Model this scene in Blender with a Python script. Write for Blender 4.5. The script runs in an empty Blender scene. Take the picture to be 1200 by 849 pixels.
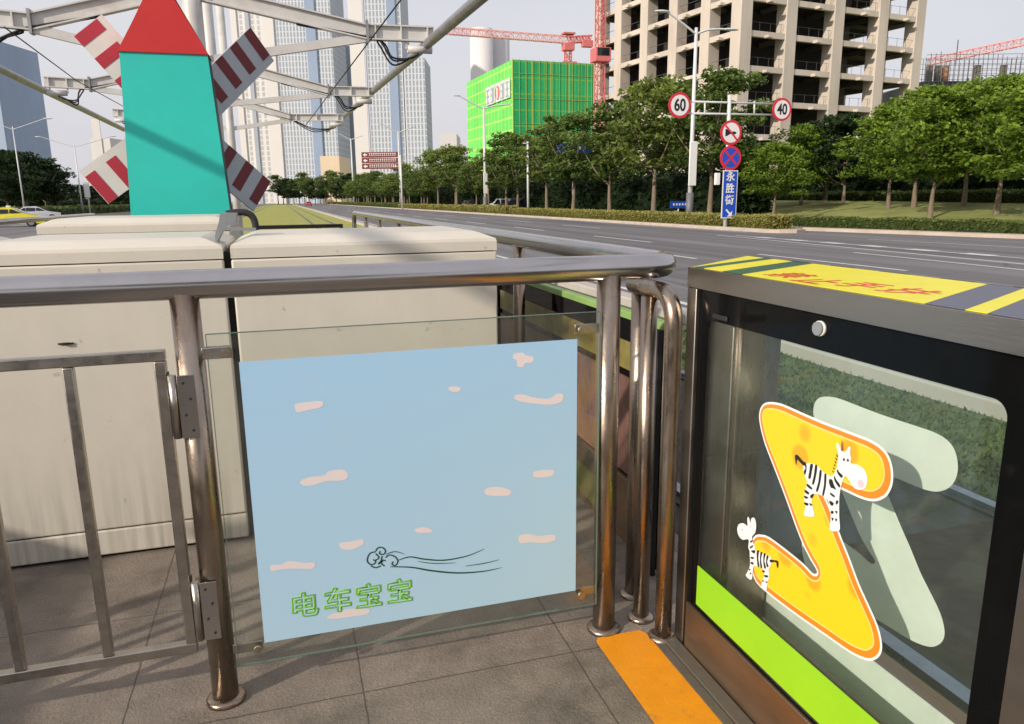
import bpy, bmesh, math, random
from mathutils import Vector, Matrix, Euler
R = math.radians
random.seed(7)
scene = bpy.context.scene
COL = scene.collection

# ------------------------------------------------------------------ camera (measured from the photograph)
FPX, CH = 876.9, 1.38
YAW, PIT, ROL = R(16.59), R(12.322), R(-0.6827)
fw = Vector((math.sin(YAW)*math.cos(PIT), math.cos(YAW)*math.cos(PIT), -math.sin(PIT)))
r0 = Vector((math.cos(YAW), -math.sin(YAW), 0)); u0 = r0.cross(fw)
rt = r0*math.cos(ROL) + u0*math.sin(ROL); up = -r0*math.sin(ROL) + u0*math.cos(ROL)
CAM = Vector((0, 0, CH))
cd = bpy.data.cameras.new('camera'); cam = bpy.data.objects.new('camera', cd); COL.objects.link(cam)
m = Matrix((rt, up, -fw)).transposed().to_4x4(); m.translation = CAM
cam.matrix_world = m
cd.sensor_width = 36; cd.lens = FPX/1200*36; cd.clip_start = 0.02; cd.clip_end = 6000
scene.camera = cam
# surveying helpers: where the sight line through a photograph point meets a plane of the place
def ray(px, py): return fw*FPX + rt*(px-600) - up*(py-424.5)
def onx(px, py, X): d = ray(px, py); return CAM + d*(X/d.x)
def ony(px, py, Y): d = ray(px, py); return CAM + d*(Y/d.y)
def onz(px, py, Z=0.0): d = ray(px, py); return CAM + d*((Z-CH)/d.z)
def dep(px, py, D):
    d = ray(px, py); h = d.x*math.sin(YAW)+d.y*math.cos(YAW); return CAM + d*(D/h)
GZ = -0.30           # level of the road
# ------------------------------------------------------------------ materials
MT = {}
def nd(nt, t, **k):
    n = nt.nodes.new(t)
    for a, b in k.items(): setattr(n, a, b)
    return n
def mat(name, col, rough=.6, metal=0, var=.12, scale=6, bump=0, bscale=60, spec=.5, dirt=None, dirt_amt=.4, dscale=2.5, rvar=0, stretch=None, coat=0, use_world=False):
    """base colour with two octaves of broken-up variation, optional stains, roughness variation and bump"""
    M = bpy.data.materials.new(name); M.use_nodes = True; nt = M.node_tree; b = nt.nodes['Principled BSDF']
    b.inputs['Roughness'].default_value = rough; b.inputs['Metallic'].default_value = metal
    b.inputs['Specular IOR Level'].default_value = spec; b.inputs['Coat Weight'].default_value = coat
    L = nt.links.new
    tc = nd(nt, 'ShaderNodeTexCoord'); mp = nd(nt, 'ShaderNodeMapping'); L(tc.outputs['Object'], mp.inputs[0])
    if stretch: mp.inputs['Scale'].default_value = stretch
    n1 = nd(nt, 'ShaderNodeTexNoise'); n1.inputs['Scale'].default_value = scale; n1.inputs['Detail'].default_value = 8; n1.inputs['Roughness'].default_value = .65
    L(mp.outputs[0], n1.inputs['Vector'])
    r = nd(nt, 'ShaderNodeMapRange'); r.inputs[1].default_value = .3; r.inputs[2].default_value = .7; r.inputs[3].default_value = 1-var; r.inputs[4].default_value = 1+var
    L(n1.outputs['Fac'], r.inputs[0])
    mx = nd(nt, 'ShaderNodeMix', data_type='RGBA', blend_type='MULTIPLY'); mx.inputs[0].default_value = 1
    mx.inputs[6].default_value = (*col, 1)
    L(r.outputs[0], mx.inputs[7]); out = mx.outputs[2]
    if dirt:
        n2 = nd(nt, 'ShaderNodeTexNoise'); n2.inputs['Scale'].default_value = dscale; n2.inputs['Detail'].default_value = 10; n2.inputs['Roughness'].default_value = .7
        L(mp.outputs[0], n2.inputs['Vector'])
        r2 = nd(nt, 'ShaderNodeMapRange'); r2.inputs[1].default_value = .48; r2.inputs[2].default_value = .75; r2.inputs[3].default_value = 0; r2.inputs[4].default_value = dirt_amt
        L(n2.outputs['Fac'], r2.inputs[0])
        m2 = nd(nt, 'ShaderNodeMix', data_type='RGBA'); L(r2.outputs[0], m2.inputs[0]); L(out, m2.inputs[6]); m2.inputs[7].default_value = (*dirt, 1)
        out = m2.outputs[2]
    L(out, b.inputs['Base Color'])
    if rvar:
        r3 = nd(nt, 'ShaderNodeMapRange'); r3.inputs[1].default_value = .3; r3.inputs[2].default_value = .7; r3.inputs[3].default_value = max(.02, rough-rvar); r3.inputs[4].default_value = min(1, rough+rvar)
        n3 = nd(nt, 'ShaderNodeTexNoise'); n3.inputs['Scale'].default_value = scale*2.3; n3.inputs['Detail'].default_value = 6
        L(mp.outputs[0], n3.inputs['Vector']); L(n3.outputs['Fac'], r3.inputs[0]); L(r3.outputs[0], b.inputs['Roughness'])
    if bump:
        nb = nd(nt, 'ShaderNodeTexNoise'); nb.inputs['Scale'].default_value = bscale; nb.inputs['Detail'].default_value = 5
        L(mp.outputs[0], nb.inputs['Vector'])
        bp = nd(nt, 'ShaderNodeBump'); bp.inputs['Strength'].default_value = bump; bp.inputs['Distance'].default_value = .01
        L(nb.outputs['Fac'], bp.inputs['Height']); L(bp.outputs[0], b.inputs['Normal'])
    MT[name] = M
    return M
def scuff(M, col, amt=.5, sc=9):
    nt = M.node_tree; L = nt.links.new; b = nt.nodes['Principled BSDF']; src = b.inputs['Base Color'].links[0].from_socket
    g = nd(nt, 'ShaderNodeNewGeometry'); n = nd(nt, 'ShaderNodeTexNoise'); n.inputs['Scale'].default_value = sc; n.inputs['Detail'].default_value = 12; n.inputs['Roughness'].default_value = .8; L(g.outputs['Position'], n.inputs['Vector'])
    r = nd(nt, 'ShaderNodeMapRange'); r.inputs[1].default_value = .56; r.inputs[2].default_value = .72; r.inputs[4].default_value = amt; L(n.outputs['Fac'], r.inputs[0])
    mx = nd(nt, 'ShaderNodeMix', data_type='RGBA'); L(r.outputs[0], mx.inputs[0]); L(src, mx.inputs[6]); mx.inputs[7].default_value = (*col, 1); L(mx.outputs[2], b.inputs['Base Color'])
STEEL = mat('stainless', (.37, .31, .255), .30, 1, .16, 14, .05, 220, rvar=.09, stretch=(1, 1, .35), dirt=(.20, .105, .05), dirt_amt=.8, dscale=6)
STEELR = mat('stainless_rail', (.50, .485, .48), .22, 1, .05, 5, 0, 260, rvar=.05, dirt=(.34, .28, .22), dirt_amt=.3, dscale=3)
STEELB = mat('brushed_steel', (.37, .35, .32), .36, 1, .10, 5, .05, 200, rvar=.08, stretch=(1, .12, 1), dirt=(.30, .25, .2), dirt_amt=.4)
STEELG = mat('gate_steel', (.46, .43, .39), .32, 1, .14, 14, .04, 200, rvar=.08, dirt=(.25, .19, .14), dirt_amt=.5, dscale=5)
BRONZE = mat('weathered_sill', (.26, .19, .13), .42, .8, .25, 5, .1, 60, rvar=.12, stretch=(1, .3, 1), dirt=(.36, .17, .06), dirt_amt=.7, dscale=6)
SILL = mat('sill_profile', (.22, .20, .17), .5, .6, .25, 8, .2, 80, dirt=(.12, .07, .04), dirt_amt=.6, dscale=8)
SCREW = mat('screw_brass', (.5, .42, .3), .35, 1, .2, 60, .2, 200)
CREAM = mat('cream_paint', (.645, .605, .52), .42, 0, .05, 3, .04, 30, dirt=(.46, .42, .34), dirt_amt=.35, dscale=1.7, stretch=(1, 1, .5), rvar=.06)
def grime(M):
    nt = M.node_tree; L = nt.links.new; b = nt.nodes['Principled BSDF']; src = b.inputs['Base Color'].links[0].from_socket
    g = nd(nt, 'ShaderNodeNewGeometry'); s_ = nd(nt, 'ShaderNodeSeparateXYZ'); L(g.outputs['Position'], s_.inputs[0])
    mp = nd(nt, 'ShaderNodeMapping'); mp.inputs['Scale'].default_value = (38, 38, 2.2); L(g.outputs['Position'], mp.inputs[0])
    n = nd(nt, 'ShaderNodeTexNoise'); n.inputs['Scale'].default_value = 1; n.inputs['Detail'].default_value = 7; L(mp.outputs[0], n.inputs['Vector'])
    r = nd(nt, 'ShaderNodeMapRange'); r.inputs[1].default_value = .46; r.inputs[2].default_value = .02; r.inputs[3].default_value = 0; r.inputs[4].default_value = .55; L(s_.outputs['Z'], r.inputs[0])
    r2 = nd(nt, 'ShaderNodeMapRange'); r2.inputs[1].default_value = .40; r2.inputs[2].default_value = .72; r2.inputs[3].default_value = .05; r2.inputs[4].default_value = 1; L(n.outputs['Fac'], r2.inputs[0])
    m1 = nd(nt, 'ShaderNodeMath', operation='MULTIPLY'); L(r.outputs[0], m1.inputs[0]); L(r2.outputs[0], m1.inputs[1])
    n3 = nd(nt, 'ShaderNodeTexNoise'); n3.inputs['Scale'].default_value = 26; n3.inputs['Detail'].default_value = 3; L(g.outputs['Position'], n3.inputs['Vector'])
    r3 = nd(nt, 'ShaderNodeMapRange'); r3.inputs[1].default_value = .70; r3.inputs[2].default_value = .76; r3.inputs[3].default_value = 0; r3.inputs[4].default_value = .35; L(n3.outputs['Fac'], r3.inputs[0])
    m2 = nd(nt, 'ShaderNodeMath', operation='MAXIMUM'); L(m1.outputs[0], m2.inputs[0]); L(r3.outputs[0], m2.inputs[1])
    mx = nd(nt, 'ShaderNodeMix', data_type='RGBA'); L(m2.outputs[0], mx.inputs[0]); L(src, mx.inputs[6]); mx.inputs[7].default_value = (.20, .18, .145, 1); L(mx.outputs[2], b.inputs['Base Color'])
grime(CREAM)
DARKGAP = mat('dark_gap', (.012, .012, .012), .8)
RUBBER = mat('black_rubber', (.018, .018, .02), .55, 0, .3, 20, .1, 80)
GREYPL = mat('grey_plastic', (.24, .26, .28), .5, 0, .08, 20)
WPAINT = mat('white_painted_steel', (.60, .59, .57), .45, 0, .07, 6, .03, 60, dirt=(.36, .30, .24), dirt_amt=.5, dscale=4)
TUBEG = mat('galvanised_tube', (.34, .34, .34), .42, .7, .15, 8, .05, 80, rvar=.08, dirt=(.2, .17, .15), dirt_amt=.4, dscale=3)
BLACKGL = mat('black_glass', (.005, .0055, .006), .07, 0, .3, 4, 0, rvar=.03, spec=.10)
BLACKFR = mat('black_frame', (.012, .012, .013), .35, 0, .2, 10)
LIME = mat('lime_band', (.29, .62, .02), .32, 0, .04, 5, 0)
mat('green_edge', (.24, .40, .12), .4, 0, .15, 6)
TEAL = mat('teal_board', (.018, .53, .46), .55, 0, .045, 3, .03, 40, dirt=(.03, .44, .39), dirt_amt=.35, dscale=2)
scuff(TEAL, (.05, .34, .31), .35, 3)
scuff(CREAM, (.50, .46, .38), .25, 5)
scuff(LIME, (.22, .45, .05), .3, 14)
TEALD = mat('teal_board_edge', (.02, .07, .08), .6)
REDR = mat('red_roof_board', (.54, .022, .022), .5, 0, .06, 4, .03, 40)
BLW = mat('blade_white', (.68, .66, .63), .5, 0, .05, 6, .03, 40, dirt=(.45, .43, .4), dirt_amt=.35)
BLR_SHADE = mat('blade_red_shaded', (.15, .012, .018), .5, 0, .08, 8)  # red stripes of the right-hand blades, their shade mixed into the colour
BLW_SHADE = mat('blade_white_shaded', (.42, .46, .50), .5, 0, .06, 6, dirt=(.33, .35, .38), dirt_amt=.4)  # white of the right-hand blades, darkened in colour to look shaded
BLR = mat('blade_red', (.42, .022, .045), .5, 0, .06, 8)
ORANGE = mat('orange_line_paint', (.82, .30, .006), .5, 0, .06, 14, .12, 150, dirt=(.58, .23, .02), dirt_amt=.4, dscale=5)
scuff(ORANGE, (.28, .13, .04), .8, 16)
YEL = mat('yellow_tape', (.86, .78, .02), .4, 0, .05, 12, .03, 60)
TGREEN = mat('green_tape', (.01, .10, .045), .4, 0, .1, 12)
TNAVY = mat('slate_tape', (.10, .105, .15), .42, 0, .1, 12)
scuff(YEL, (.5, .44, .06), .35, 20)
TRED = mat('red_lettering', (.70, .02, .01), .45, 0, .1, 20)
TPINK = mat('faded_red_lettering', (.74, .07, .04), .5, 0, .15, 20)
CONC = mat('kerb_concrete', (.46, .43, .39), .85, 0, .1, 3, .2, 40, dirt=(.25, .22, .18), dirt_amt=.5, dscale=1.5)
KERB = mat('warm_kerb', (.50, .42, .35), .85, 0, .12, 1.5, .2, 30, dirt=(.3, .24, .19), dirt_amt=.5, dscale=.8)
PAINTW = mat('road_paint', (.62, .61, .62), .7, 0, .15, 4, .1, 50, dirt=(.25, .25, .26), dirt_amt=.6, dscale=3)
BUILD = mat('raw_concrete', (.58, .515, .45), .9, 0, .13, .35, .1, 6, dirt=(.30, .25, .20), dirt_amt=.5, dscale=.25, stretch=(1, 1, .25))
BUILDD = mat('raw_concrete_dark', (.16, .145, .13), .9, 0, .2, .3)  # darker copy for inner columns and beams, interior shade in the colour
BUILDC = mat('shaded_interior', (.035, .033, .031), .9, 0, .3, .3)  # slabs and core: shade of the open floors painted as near-black
BRICKW = mat('brick_infill', (.40, .20, .12), .9, 0, .2, 1)
REDST = mat('crane_red', (.62, .16, .17), .6, 0, .1, 1)
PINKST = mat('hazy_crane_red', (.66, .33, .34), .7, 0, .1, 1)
SCAFD = mat('dull_guard_steel', (.08, .075, .07), .7, 0, .2, 1)
SCAF = mat('scaffold_steel', (.17, .17, .18), .6, .3, .2, 1)
NET = mat('grey_safety_net', (.09, .10, .11), .9, 0, .3, .2)
TRUNK = mat('bark', (.20, .155, .115), .9, 0, .25, 4, .5, 25, stretch=(1, 1, .3))
SIGNW = mat('sign_white', (.78, .78, .78), .4, 0, .03, 5)
SIGNR = mat('sign_red', (.62, .02, .05), .4, 0, .05, 5)
SIGNB = mat('sign_blue', (.012, .075, .50), .4, 0, .05, 5)
SIGNK = mat('sign_black', (.012, .012, .014), .5)
SIGNBR = mat('sign_brown', (.17, .035, .03), .5, 0, .1, 2)
POLEW = mat('pole_white', (.66, .67, .68), .45, .1, .06, 3, dirt=(.4, .4, .4), dirt_amt=.3)
HOARD = mat('blue_hoarding', (.04, .16, .55), .6, 0, .1, .5)
TYRE = mat('tyre', (.015, .015, .015), .8, 0, .2, 20)
RIM = mat('wheel_rim', (.45, .45, .46), .3, .9, .1, 20)
CARGL = mat('car_glass', (.015, .018, .022), .05, 0, .1, 4)
CARW = mat('car_white', (.70, .71, .73), .25, 0, .03, 3, coat=.6)
CARK = mat('car_black', (.018, .02, .026), .22, 0, .1, 3, coat=.6)
CARY = mat('taxi_yellow', (.74, .66, .03), .28, 0, .04, 3, coat=.6)
CARR = mat('car_red', (.42, .05, .06), .3, 0, .05, 3, coat=.5)
LAMPR = mat('tail_lamp', (.4, .01, .01), .2, 0, .1, 20)
LAMPW = mat('head_lamp', (.8, .8, .78), .15, 0, .05, 20)
CLOUD = mat('poster_cloud', (.80, .72, .74), .45, 0, .02, 3)
PGREEN = mat('poster_green', (.20, .55, .06), .45, 0, .03, 5)
PDARK = mat('poster_dark_green', (.016, .065, .04), .45, 0, .03, 5)
ZWHITE = mat('decal_white', (.84, .84, .83), .4, 0, .02, 5)
ZORANGE = mat('decal_orange', (.88, .25, .015), .38, 0, .05, 8)
ZORL = mat('decal_pale_orange', (.93, .66, .18), .38, 0, .05, 8)
ZBLACK = mat('decal_black', (.012, .012, .012), .4)
ZPINK = mat('decal_pink', (.80, .60, .66), .4)
ZBROWN = mat('decal_brown', (.38, .10, .03), .4)
ZBACK = mat('decal_reverse', (.76, .785, .72), .5, 0, .07, 9, .03, 40, dirt=(.66, .72, .64), dirt_amt=.5, dscale=14)
BANDBACK = mat('band_reverse', (.74, .76, .70), .5, 0, .06, 9, dirt=(.42, .44, .38), dirt_amt=.5, dscale=5)
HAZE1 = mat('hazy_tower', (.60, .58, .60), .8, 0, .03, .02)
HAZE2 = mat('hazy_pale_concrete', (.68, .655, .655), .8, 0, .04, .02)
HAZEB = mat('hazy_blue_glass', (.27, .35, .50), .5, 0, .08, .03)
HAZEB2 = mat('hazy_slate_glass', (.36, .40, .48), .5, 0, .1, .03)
BEIGE = mat('beige_wall', (.72, .58, .42), .8, 0, .05, .1)
LBLUE = mat('left_blue_glass', (.27, .36, .54), .4, 0, .12, .05, stretch=(1, 1, .3))
SOIL = mat('dark_track_soil', (.048, .042, .034), .95, 0, .35, 6, .5, 30, dirt=(.115, .085, .055), dirt_amt=.8, dscale=5)
RAILM = mat('worn_rail', (.27, .31, .38), .35, .7, .2, 8, rvar=.1)
RAILD = mat('rail_rubber', (.03, .03, .032), .7, 0, .2, 8)
LAWN = mat('lawn_turf', (.24, .27, .075), .95, 0, .25, .7, .5, 8, dirt=(.36, .27, .15), dirt_amt=.65, dscale=.25)
TURF = mat('track_turf', (.30, .31, .06), .95, 0, .3, 1.6, .6, 25, dirt=(.34, .28, .12), dirt_amt=.75, dscale=.35)
NEARTURF = mat('near_turf', (.085, .115, .04), .95, 0, .35, 9, .6, 60, dirt=(.20, .19, .09), dirt_amt=.6, dscale=3)
EARTH = mat('far_ground', (.20, .21, .15), .95, 0, .2, .05)

def glass(name, tint, gloss, rough=.02, dust=0):
    M = bpy.data.materials.new(name); M.use_nodes = True; nt = M.node_tree; nt.nodes.clear(); L = nt.links.new
    o = nd(nt, 'ShaderNodeOutputMaterial'); t = nd(nt, 'ShaderNodeBsdfTransparent'); t.inputs[0].default_value = (*tint, 1)
    g = nd(nt, 'ShaderNodeBsdfGlossy'); g.inputs['Roughness'].default_value = rough; g.inputs[0].default_value = (1, 1, 1, 1)
    f = nd(nt, 'ShaderNodeLayerWeight'); f.inputs[0].default_value = .5; pw = nd(nt, 'ShaderNodeMath', operation='POWER'); L(f.outputs['Facing'], pw.inputs[0]); pw.inputs[1].default_value = 4.6
    ma = nd(nt, 'ShaderNodeMath', operation='MULTIPLY_ADD'); L(pw.outputs[0], ma.inputs[0]); ma.inputs[1].default_value = .8; ma.inputs[2].default_value = ((gloss-1)/(gloss+1))**2*.8
    mx = nd(nt, 'ShaderNodeMixShader'); L(ma.outputs[0], mx.inputs[0]); L(t.outputs[0], mx.inputs[1]); L(g.outputs[0], mx.inputs[2])
    out = mx.outputs[0]
    if dust:
        d = nd(nt, 'ShaderNodeBsdfDiffuse'); d.inputs[0].default_value = (.55, .56, .5, 1)
        tc = nd(nt, 'ShaderNodeTexCoord'); n = nd(nt, 'ShaderNodeTexNoise'); n.inputs['Scale'].default_value = 3.5; n.inputs['Detail'].default_value = 9
        n.inputs['Roughness'].default_value = .75; L(tc.outputs['Object'], n.inputs['Vector'])
        r = nd(nt, 'ShaderNodeMapRange'); r.inputs[1].default_value = .35; r.inputs[2].default_value = .75; r.inputs[3].default_value = dust*.5; r.inputs[4].default_value = dust*1.6
        L(n.outputs['Fac'], r.inputs[0]); m2 = nd(nt, 'ShaderNodeMixShader'); L(r.outputs[0], m2.inputs[0]); L(out, m2.inputs[1]); L(d.outputs[0], m2.inputs[2]); out = m2.outputs[0]
    L(out, o.inputs[0]); return M
GLASS = glass('clear_panel_glass', (.955, .97, .955), 1.45, .02, .035)
DOORGL = glass('door_glass', (.93, .965, .95), 1.40, .015, .012)
GLEDGE = mat('glass_edge', (.10, .16, .13), .15, 0, .1, 10)

# poster print: soft vertical blue gradient printed on film
def poster_mat():
    M = mat('poster_sky_print', (.40, .60, .80), .42, 0, .015, 3); nt = M.node_tree; L = nt.links.new; b = nt.nodes['Principled BSDF']
    tc = nd(nt, 'ShaderNodeTexCoord'); s = nd(nt, 'ShaderNodeSeparateXYZ'); L(tc.outputs['Object'], s.inputs[0])
    r = nd(nt, 'ShaderNodeValToRGB'); r.color_ramp.elements[0].color = (.46, .68, .86, 1); r.color_ramp.elements[1].color = (.38, .63, .90, 1)
    L(s.outputs['Z'], r.inputs[0]); L(r.outputs[0], b.inputs['Base Color']); return M
PSKY = poster_mat(); scuff(PSKY, (.55, .66, .74), .35, 7)
# giraffe print of the letter: yellow with soft rounded darker spots
def giraffe():
    M = mat('giraffe_print', (.9, .75, .03), .36, 0, .02, 3); nt = M.node_tree; L = nt.links.new; b = nt.nodes['Principled BSDF']
    tc = nd(nt, 'ShaderNodeTexCoord'); v = nd(nt, 'ShaderNodeTexVoronoi'); v.inputs['Scale'].default_value = 11; v.inputs['Randomness'].default_value = .8
    L(tc.outputs['Object'], v.inputs['Vector'])
    r = nd(nt, 'ShaderNodeValToRGB'); e = r.color_ramp.elements; e[0].position = .30; e[0].color = (.80, .40, .015, 1); e[1].position = .40; e[1].color = (.87, .60, .012, 1)
    L(v.outputs['Distance'], r.inputs[0]); L(r.outputs[0], b.inputs['Base Color']); return M
GIRAFFE = giraffe()

def grid_mat(name, base, line, sx, sy, lw, second=None, noise=.1):
    """facade grid in the object's own x (or y) and z: lines every sx / sy metres"""
    M = mat(name, base, .8, 0, noise, .08); nt = M.node_tree; L = nt.links.new; b = nt.nodes['Principled BSDF']
    src = b.inputs['Base Color'].links[0].from_socket
    tc = nd(nt, 'ShaderNodeTexCoord'); s = nd(nt, 'ShaderNodeSeparateXYZ'); L(tc.outputs['Object'], s.inputs[0])
    def M2(op, a, bb, c=None):
        n = nd(nt, 'ShaderNodeMath', operation=op)
        for i, x in enumerate((a, bb, c)):
            if x is None: continue
            if isinstance(x, (int, float)): n.inputs[i].default_value = x
            else: L(x, n.inputs[i])
        return n.outputs[0]
    h = M2('ADD', s.outputs['X'], s.outputs['Y'])
    gx = M2('LESS_THAN', M2('FRACT', M2('DIVIDE', h, sx), 0), lw[0]); gy = M2('LESS_THAN', M2('FRACT', M2('DIVIDE', s.outputs['Z'], sy), 0), lw[1])
    g = M2('MAXIMUM', gx, gy)
    mx = nd(nt, 'ShaderNodeMix', data_type='RGBA'); L(g, mx.inputs[0]); L(src, mx.inputs[6]); mx.inputs[7].default_value = (*line, 1)
    out = mx.outputs[2]
    if second:
        g2 = M2('LESS_THAN', M2('FRACT', M2('DIVIDE', h, second[1]), 0), second[2])
        m3 = nd(nt, 'ShaderNodeMix', data_type='RGBA'); L(g2, m3.inputs[0]); L(out, m3.inputs[6]); m3.inputs[7].default_value = (*second[0], 1); out = m3.outputs[2]
    L(out, b.inputs['Base Color']); return M
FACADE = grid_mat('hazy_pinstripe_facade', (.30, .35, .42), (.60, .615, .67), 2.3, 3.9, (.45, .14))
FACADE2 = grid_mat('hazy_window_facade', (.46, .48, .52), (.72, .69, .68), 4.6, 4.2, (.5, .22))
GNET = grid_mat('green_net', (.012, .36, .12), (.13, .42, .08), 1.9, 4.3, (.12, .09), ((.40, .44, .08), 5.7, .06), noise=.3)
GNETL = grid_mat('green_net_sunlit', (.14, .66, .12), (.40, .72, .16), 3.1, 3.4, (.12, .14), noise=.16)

def paving():
    M = mat('platform_granite', (.21, .176, .145), .6, 0, .24, 5, .35, 90, dirt=(.052, .044, .036), dirt_amt=1.0, dscale=2.1, rvar=.12)
    nt = M.node_tree; L = nt.links.new; b = nt.nodes['Principled BSDF']; src = b.inputs['Base Color'].links[0].from_socket
    geo = nd(nt, 'ShaderNodeNewGeometry'); s = nd(nt, 'ShaderNodeSeparateXYZ'); L(geo.outputs['Position'], s.inputs[0])
    def m_(op, a, bb=0):
        n = nd(nt, 'ShaderNodeMath', operation=op)
        for i, x in enumerate((a, bb)):
            if isinstance(x, (int, float)): n.inputs[i].default_value = x
            else: L(x, n.inputs[i])
        return n.outputs[0]
    wob = nd(nt, 'ShaderNodeTexNoise'); wob.inputs['Scale'].default_value = 14; L(geo.outputs['Position'], wob.inputs['Vector'])
    w = m_('MULTIPLY', m_('SUBTRACT', wob.outputs['Fac'], .5), .006)
    def joint(sock, off):
        f = m_('FRACT', m_('DIVIDE', m_('ADD', m_('SUBTRACT', sock, off), w), .64)); d = m_('ABSOLUTE', m_('SUBTRACT', f, .5)); return m_('MULTIPLY', m_('GREATER_THAN', d, .4962), .8)
    j = m_('MAXIMUM', joint(s.outputs['X'], .123), joint(s.outputs['Y'], 1.943))
    # speckle of the granite
    v = nd(nt, 'ShaderNodeTexNoise'); v.inputs['Scale'].default_value = 190; v.inputs['Detail'].default_value = 2; L(geo.outputs['Position'], v.inputs['Vector'])
    vr = nd(nt, 'ShaderNodeMapRange'); vr.inputs[1].default_value = .3; vr.inputs[2].default_value = .7; vr.inputs[3].default_value = .72; vr.inputs[4].default_value = 1.3; L(v.outputs['Fac'], vr.inputs[0])
    mm = nd(nt, 'ShaderNodeMix', data_type='RGBA', blend_type='MULTIPLY'); mm.inputs[0].default_value = 1; L(src, mm.inputs[6]); L(vr.outputs[0], mm.inputs[7])
    # tile-to-tile tone
    wn = nd(nt, 'ShaderNodeTexWhiteNoise', noise_dimensions='2D'); cv = nd(nt, 'ShaderNodeCombineXYZ')
    L(m_('FLOOR', m_('DIVIDE', m_('SUBTRACT', s.outputs['X'], .123), .64)), cv.inputs[0]); L(m_('FLOOR', m_('DIVIDE', m_('SUBTRACT', s.outputs['Y'], 1.943), .64)), cv.inputs[1]); L(cv.outputs[0], wn.inputs[0])
    tr = nd(nt, 'ShaderNodeMapRange'); tr.inputs[3].default_value = .86; tr.inputs[4].default_value = 1.14; L(wn.outputs['Value'], tr.inputs[0])
    m4 = nd(nt, 'ShaderNodeMix', data_type='RGBA', blend_type='MULTIPLY'); m4.inputs[0].default_value = 1; L(mm.outputs[2], m4.inputs[6]); L(tr.outputs[0], m4.inputs[7])
    mx = nd(nt, 'ShaderNodeMix', data_type='RGBA'); L(j, mx.inputs[0]); L(m4.outputs[2], mx.inputs[6]); mx.inputs[7].default_value = (.05, .042, .035, 1)
    L(mx.outputs[2], b.inputs['Base Color']); return M
PAVE = paving()
ASPH = mat('asphalt', (.15, .146, .152), .85, 0, .12, .35, .2, 60, dirt=(.20, .193, .19), dirt_amt=.6, dscale=.12, stretch=(1, .18, 1))

def wear(M):
    nt = M.node_tree; L = nt.links.new; b = nt.nodes['Principled BSDF']; src = b.inputs['Base Color'].links[0].from_socket
    g = nd(nt, 'ShaderNodeNewGeometry'); mp = nd(nt, 'ShaderNodeMapping'); mp.inputs['Scale'].default_value = (1.1, .035, 1); L(g.outputs['Position'], mp.inputs[0])
    n = nd(nt, 'ShaderNodeTexNoise'); n.inputs['Scale'].default_value = 1; n.inputs['Detail'].default_value = 4; L(mp.outputs[0], n.inputs['Vector'])
    r = nd(nt, 'ShaderNodeMapRange'); r.inputs[1].default_value = .35; r.inputs[2].default_value = .65; r.inputs[3].default_value = .70; r.inputs[4].default_value = 1.18; L(n.outputs['Fac'], r.inputs[0])
    v = nd(nt, 'ShaderNodeTexVoronoi', feature='DISTANCE_TO_EDGE'); v.inputs['Scale'].default_value = .22; L(g.outputs['Position'], v.inputs['Vector'])
    r2 = nd(nt, 'ShaderNodeMapRange'); r2.inputs[1].default_value = .002; r2.inputs[2].default_value = .006; r2.inputs[3].default_value = .72; r2.inputs[4].default_value = 1; L(v.outputs['Distance'], r2.inputs[0])
    m = nd(nt, 'ShaderNodeMath', operation='MULTIPLY'); L(r.outputs[0], m.inputs[0]); L(r2.outputs[0], m.inputs[1])
    mx = nd(nt, 'ShaderNodeMix', data_type='RGBA', blend_type='MULTIPLY'); mx.inputs[0].default_value = 1; L(src, mx.inputs[6]); L(m.outputs[0], mx.inputs[7]); L(mx.outputs[2], b.inputs['Base Color'])
wear(ASPH)
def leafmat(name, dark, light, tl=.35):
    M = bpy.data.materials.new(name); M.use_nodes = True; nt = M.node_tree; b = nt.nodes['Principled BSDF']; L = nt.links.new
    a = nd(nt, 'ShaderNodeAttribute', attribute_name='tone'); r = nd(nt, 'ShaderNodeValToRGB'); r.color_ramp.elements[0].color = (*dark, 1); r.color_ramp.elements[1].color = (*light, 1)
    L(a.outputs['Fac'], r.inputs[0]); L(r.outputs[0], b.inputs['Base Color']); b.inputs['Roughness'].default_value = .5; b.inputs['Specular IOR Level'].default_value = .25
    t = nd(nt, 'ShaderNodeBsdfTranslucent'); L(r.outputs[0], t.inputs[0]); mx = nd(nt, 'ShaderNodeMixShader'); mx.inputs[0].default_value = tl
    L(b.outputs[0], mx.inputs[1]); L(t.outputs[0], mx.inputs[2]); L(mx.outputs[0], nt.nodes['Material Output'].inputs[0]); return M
LEAF = leafmat('street_tree_leaf', (.022, .045, .014), (.17, .245, .055))
LEAF2 = leafmat('street_tree_leaf_light', (.03, .055, .014), (.25, .32, .07))
LEAFB = leafmat('bright_tree_leaf', (.022, .055, .012), (.25, .37, .045))
LEAFY = leafmat('yellowish_leaf', (.05, .085, .012), (.33, .40, .05))
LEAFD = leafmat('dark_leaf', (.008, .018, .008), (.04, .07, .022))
HEDGEY = leafmat('hedge_leaf_olive', (.10, .11, .025), (.46, .43, .13))
HEDGEG = leafmat('hedge_leaf_green', (.03, .055, .016), (.19, .24, .06))

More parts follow.
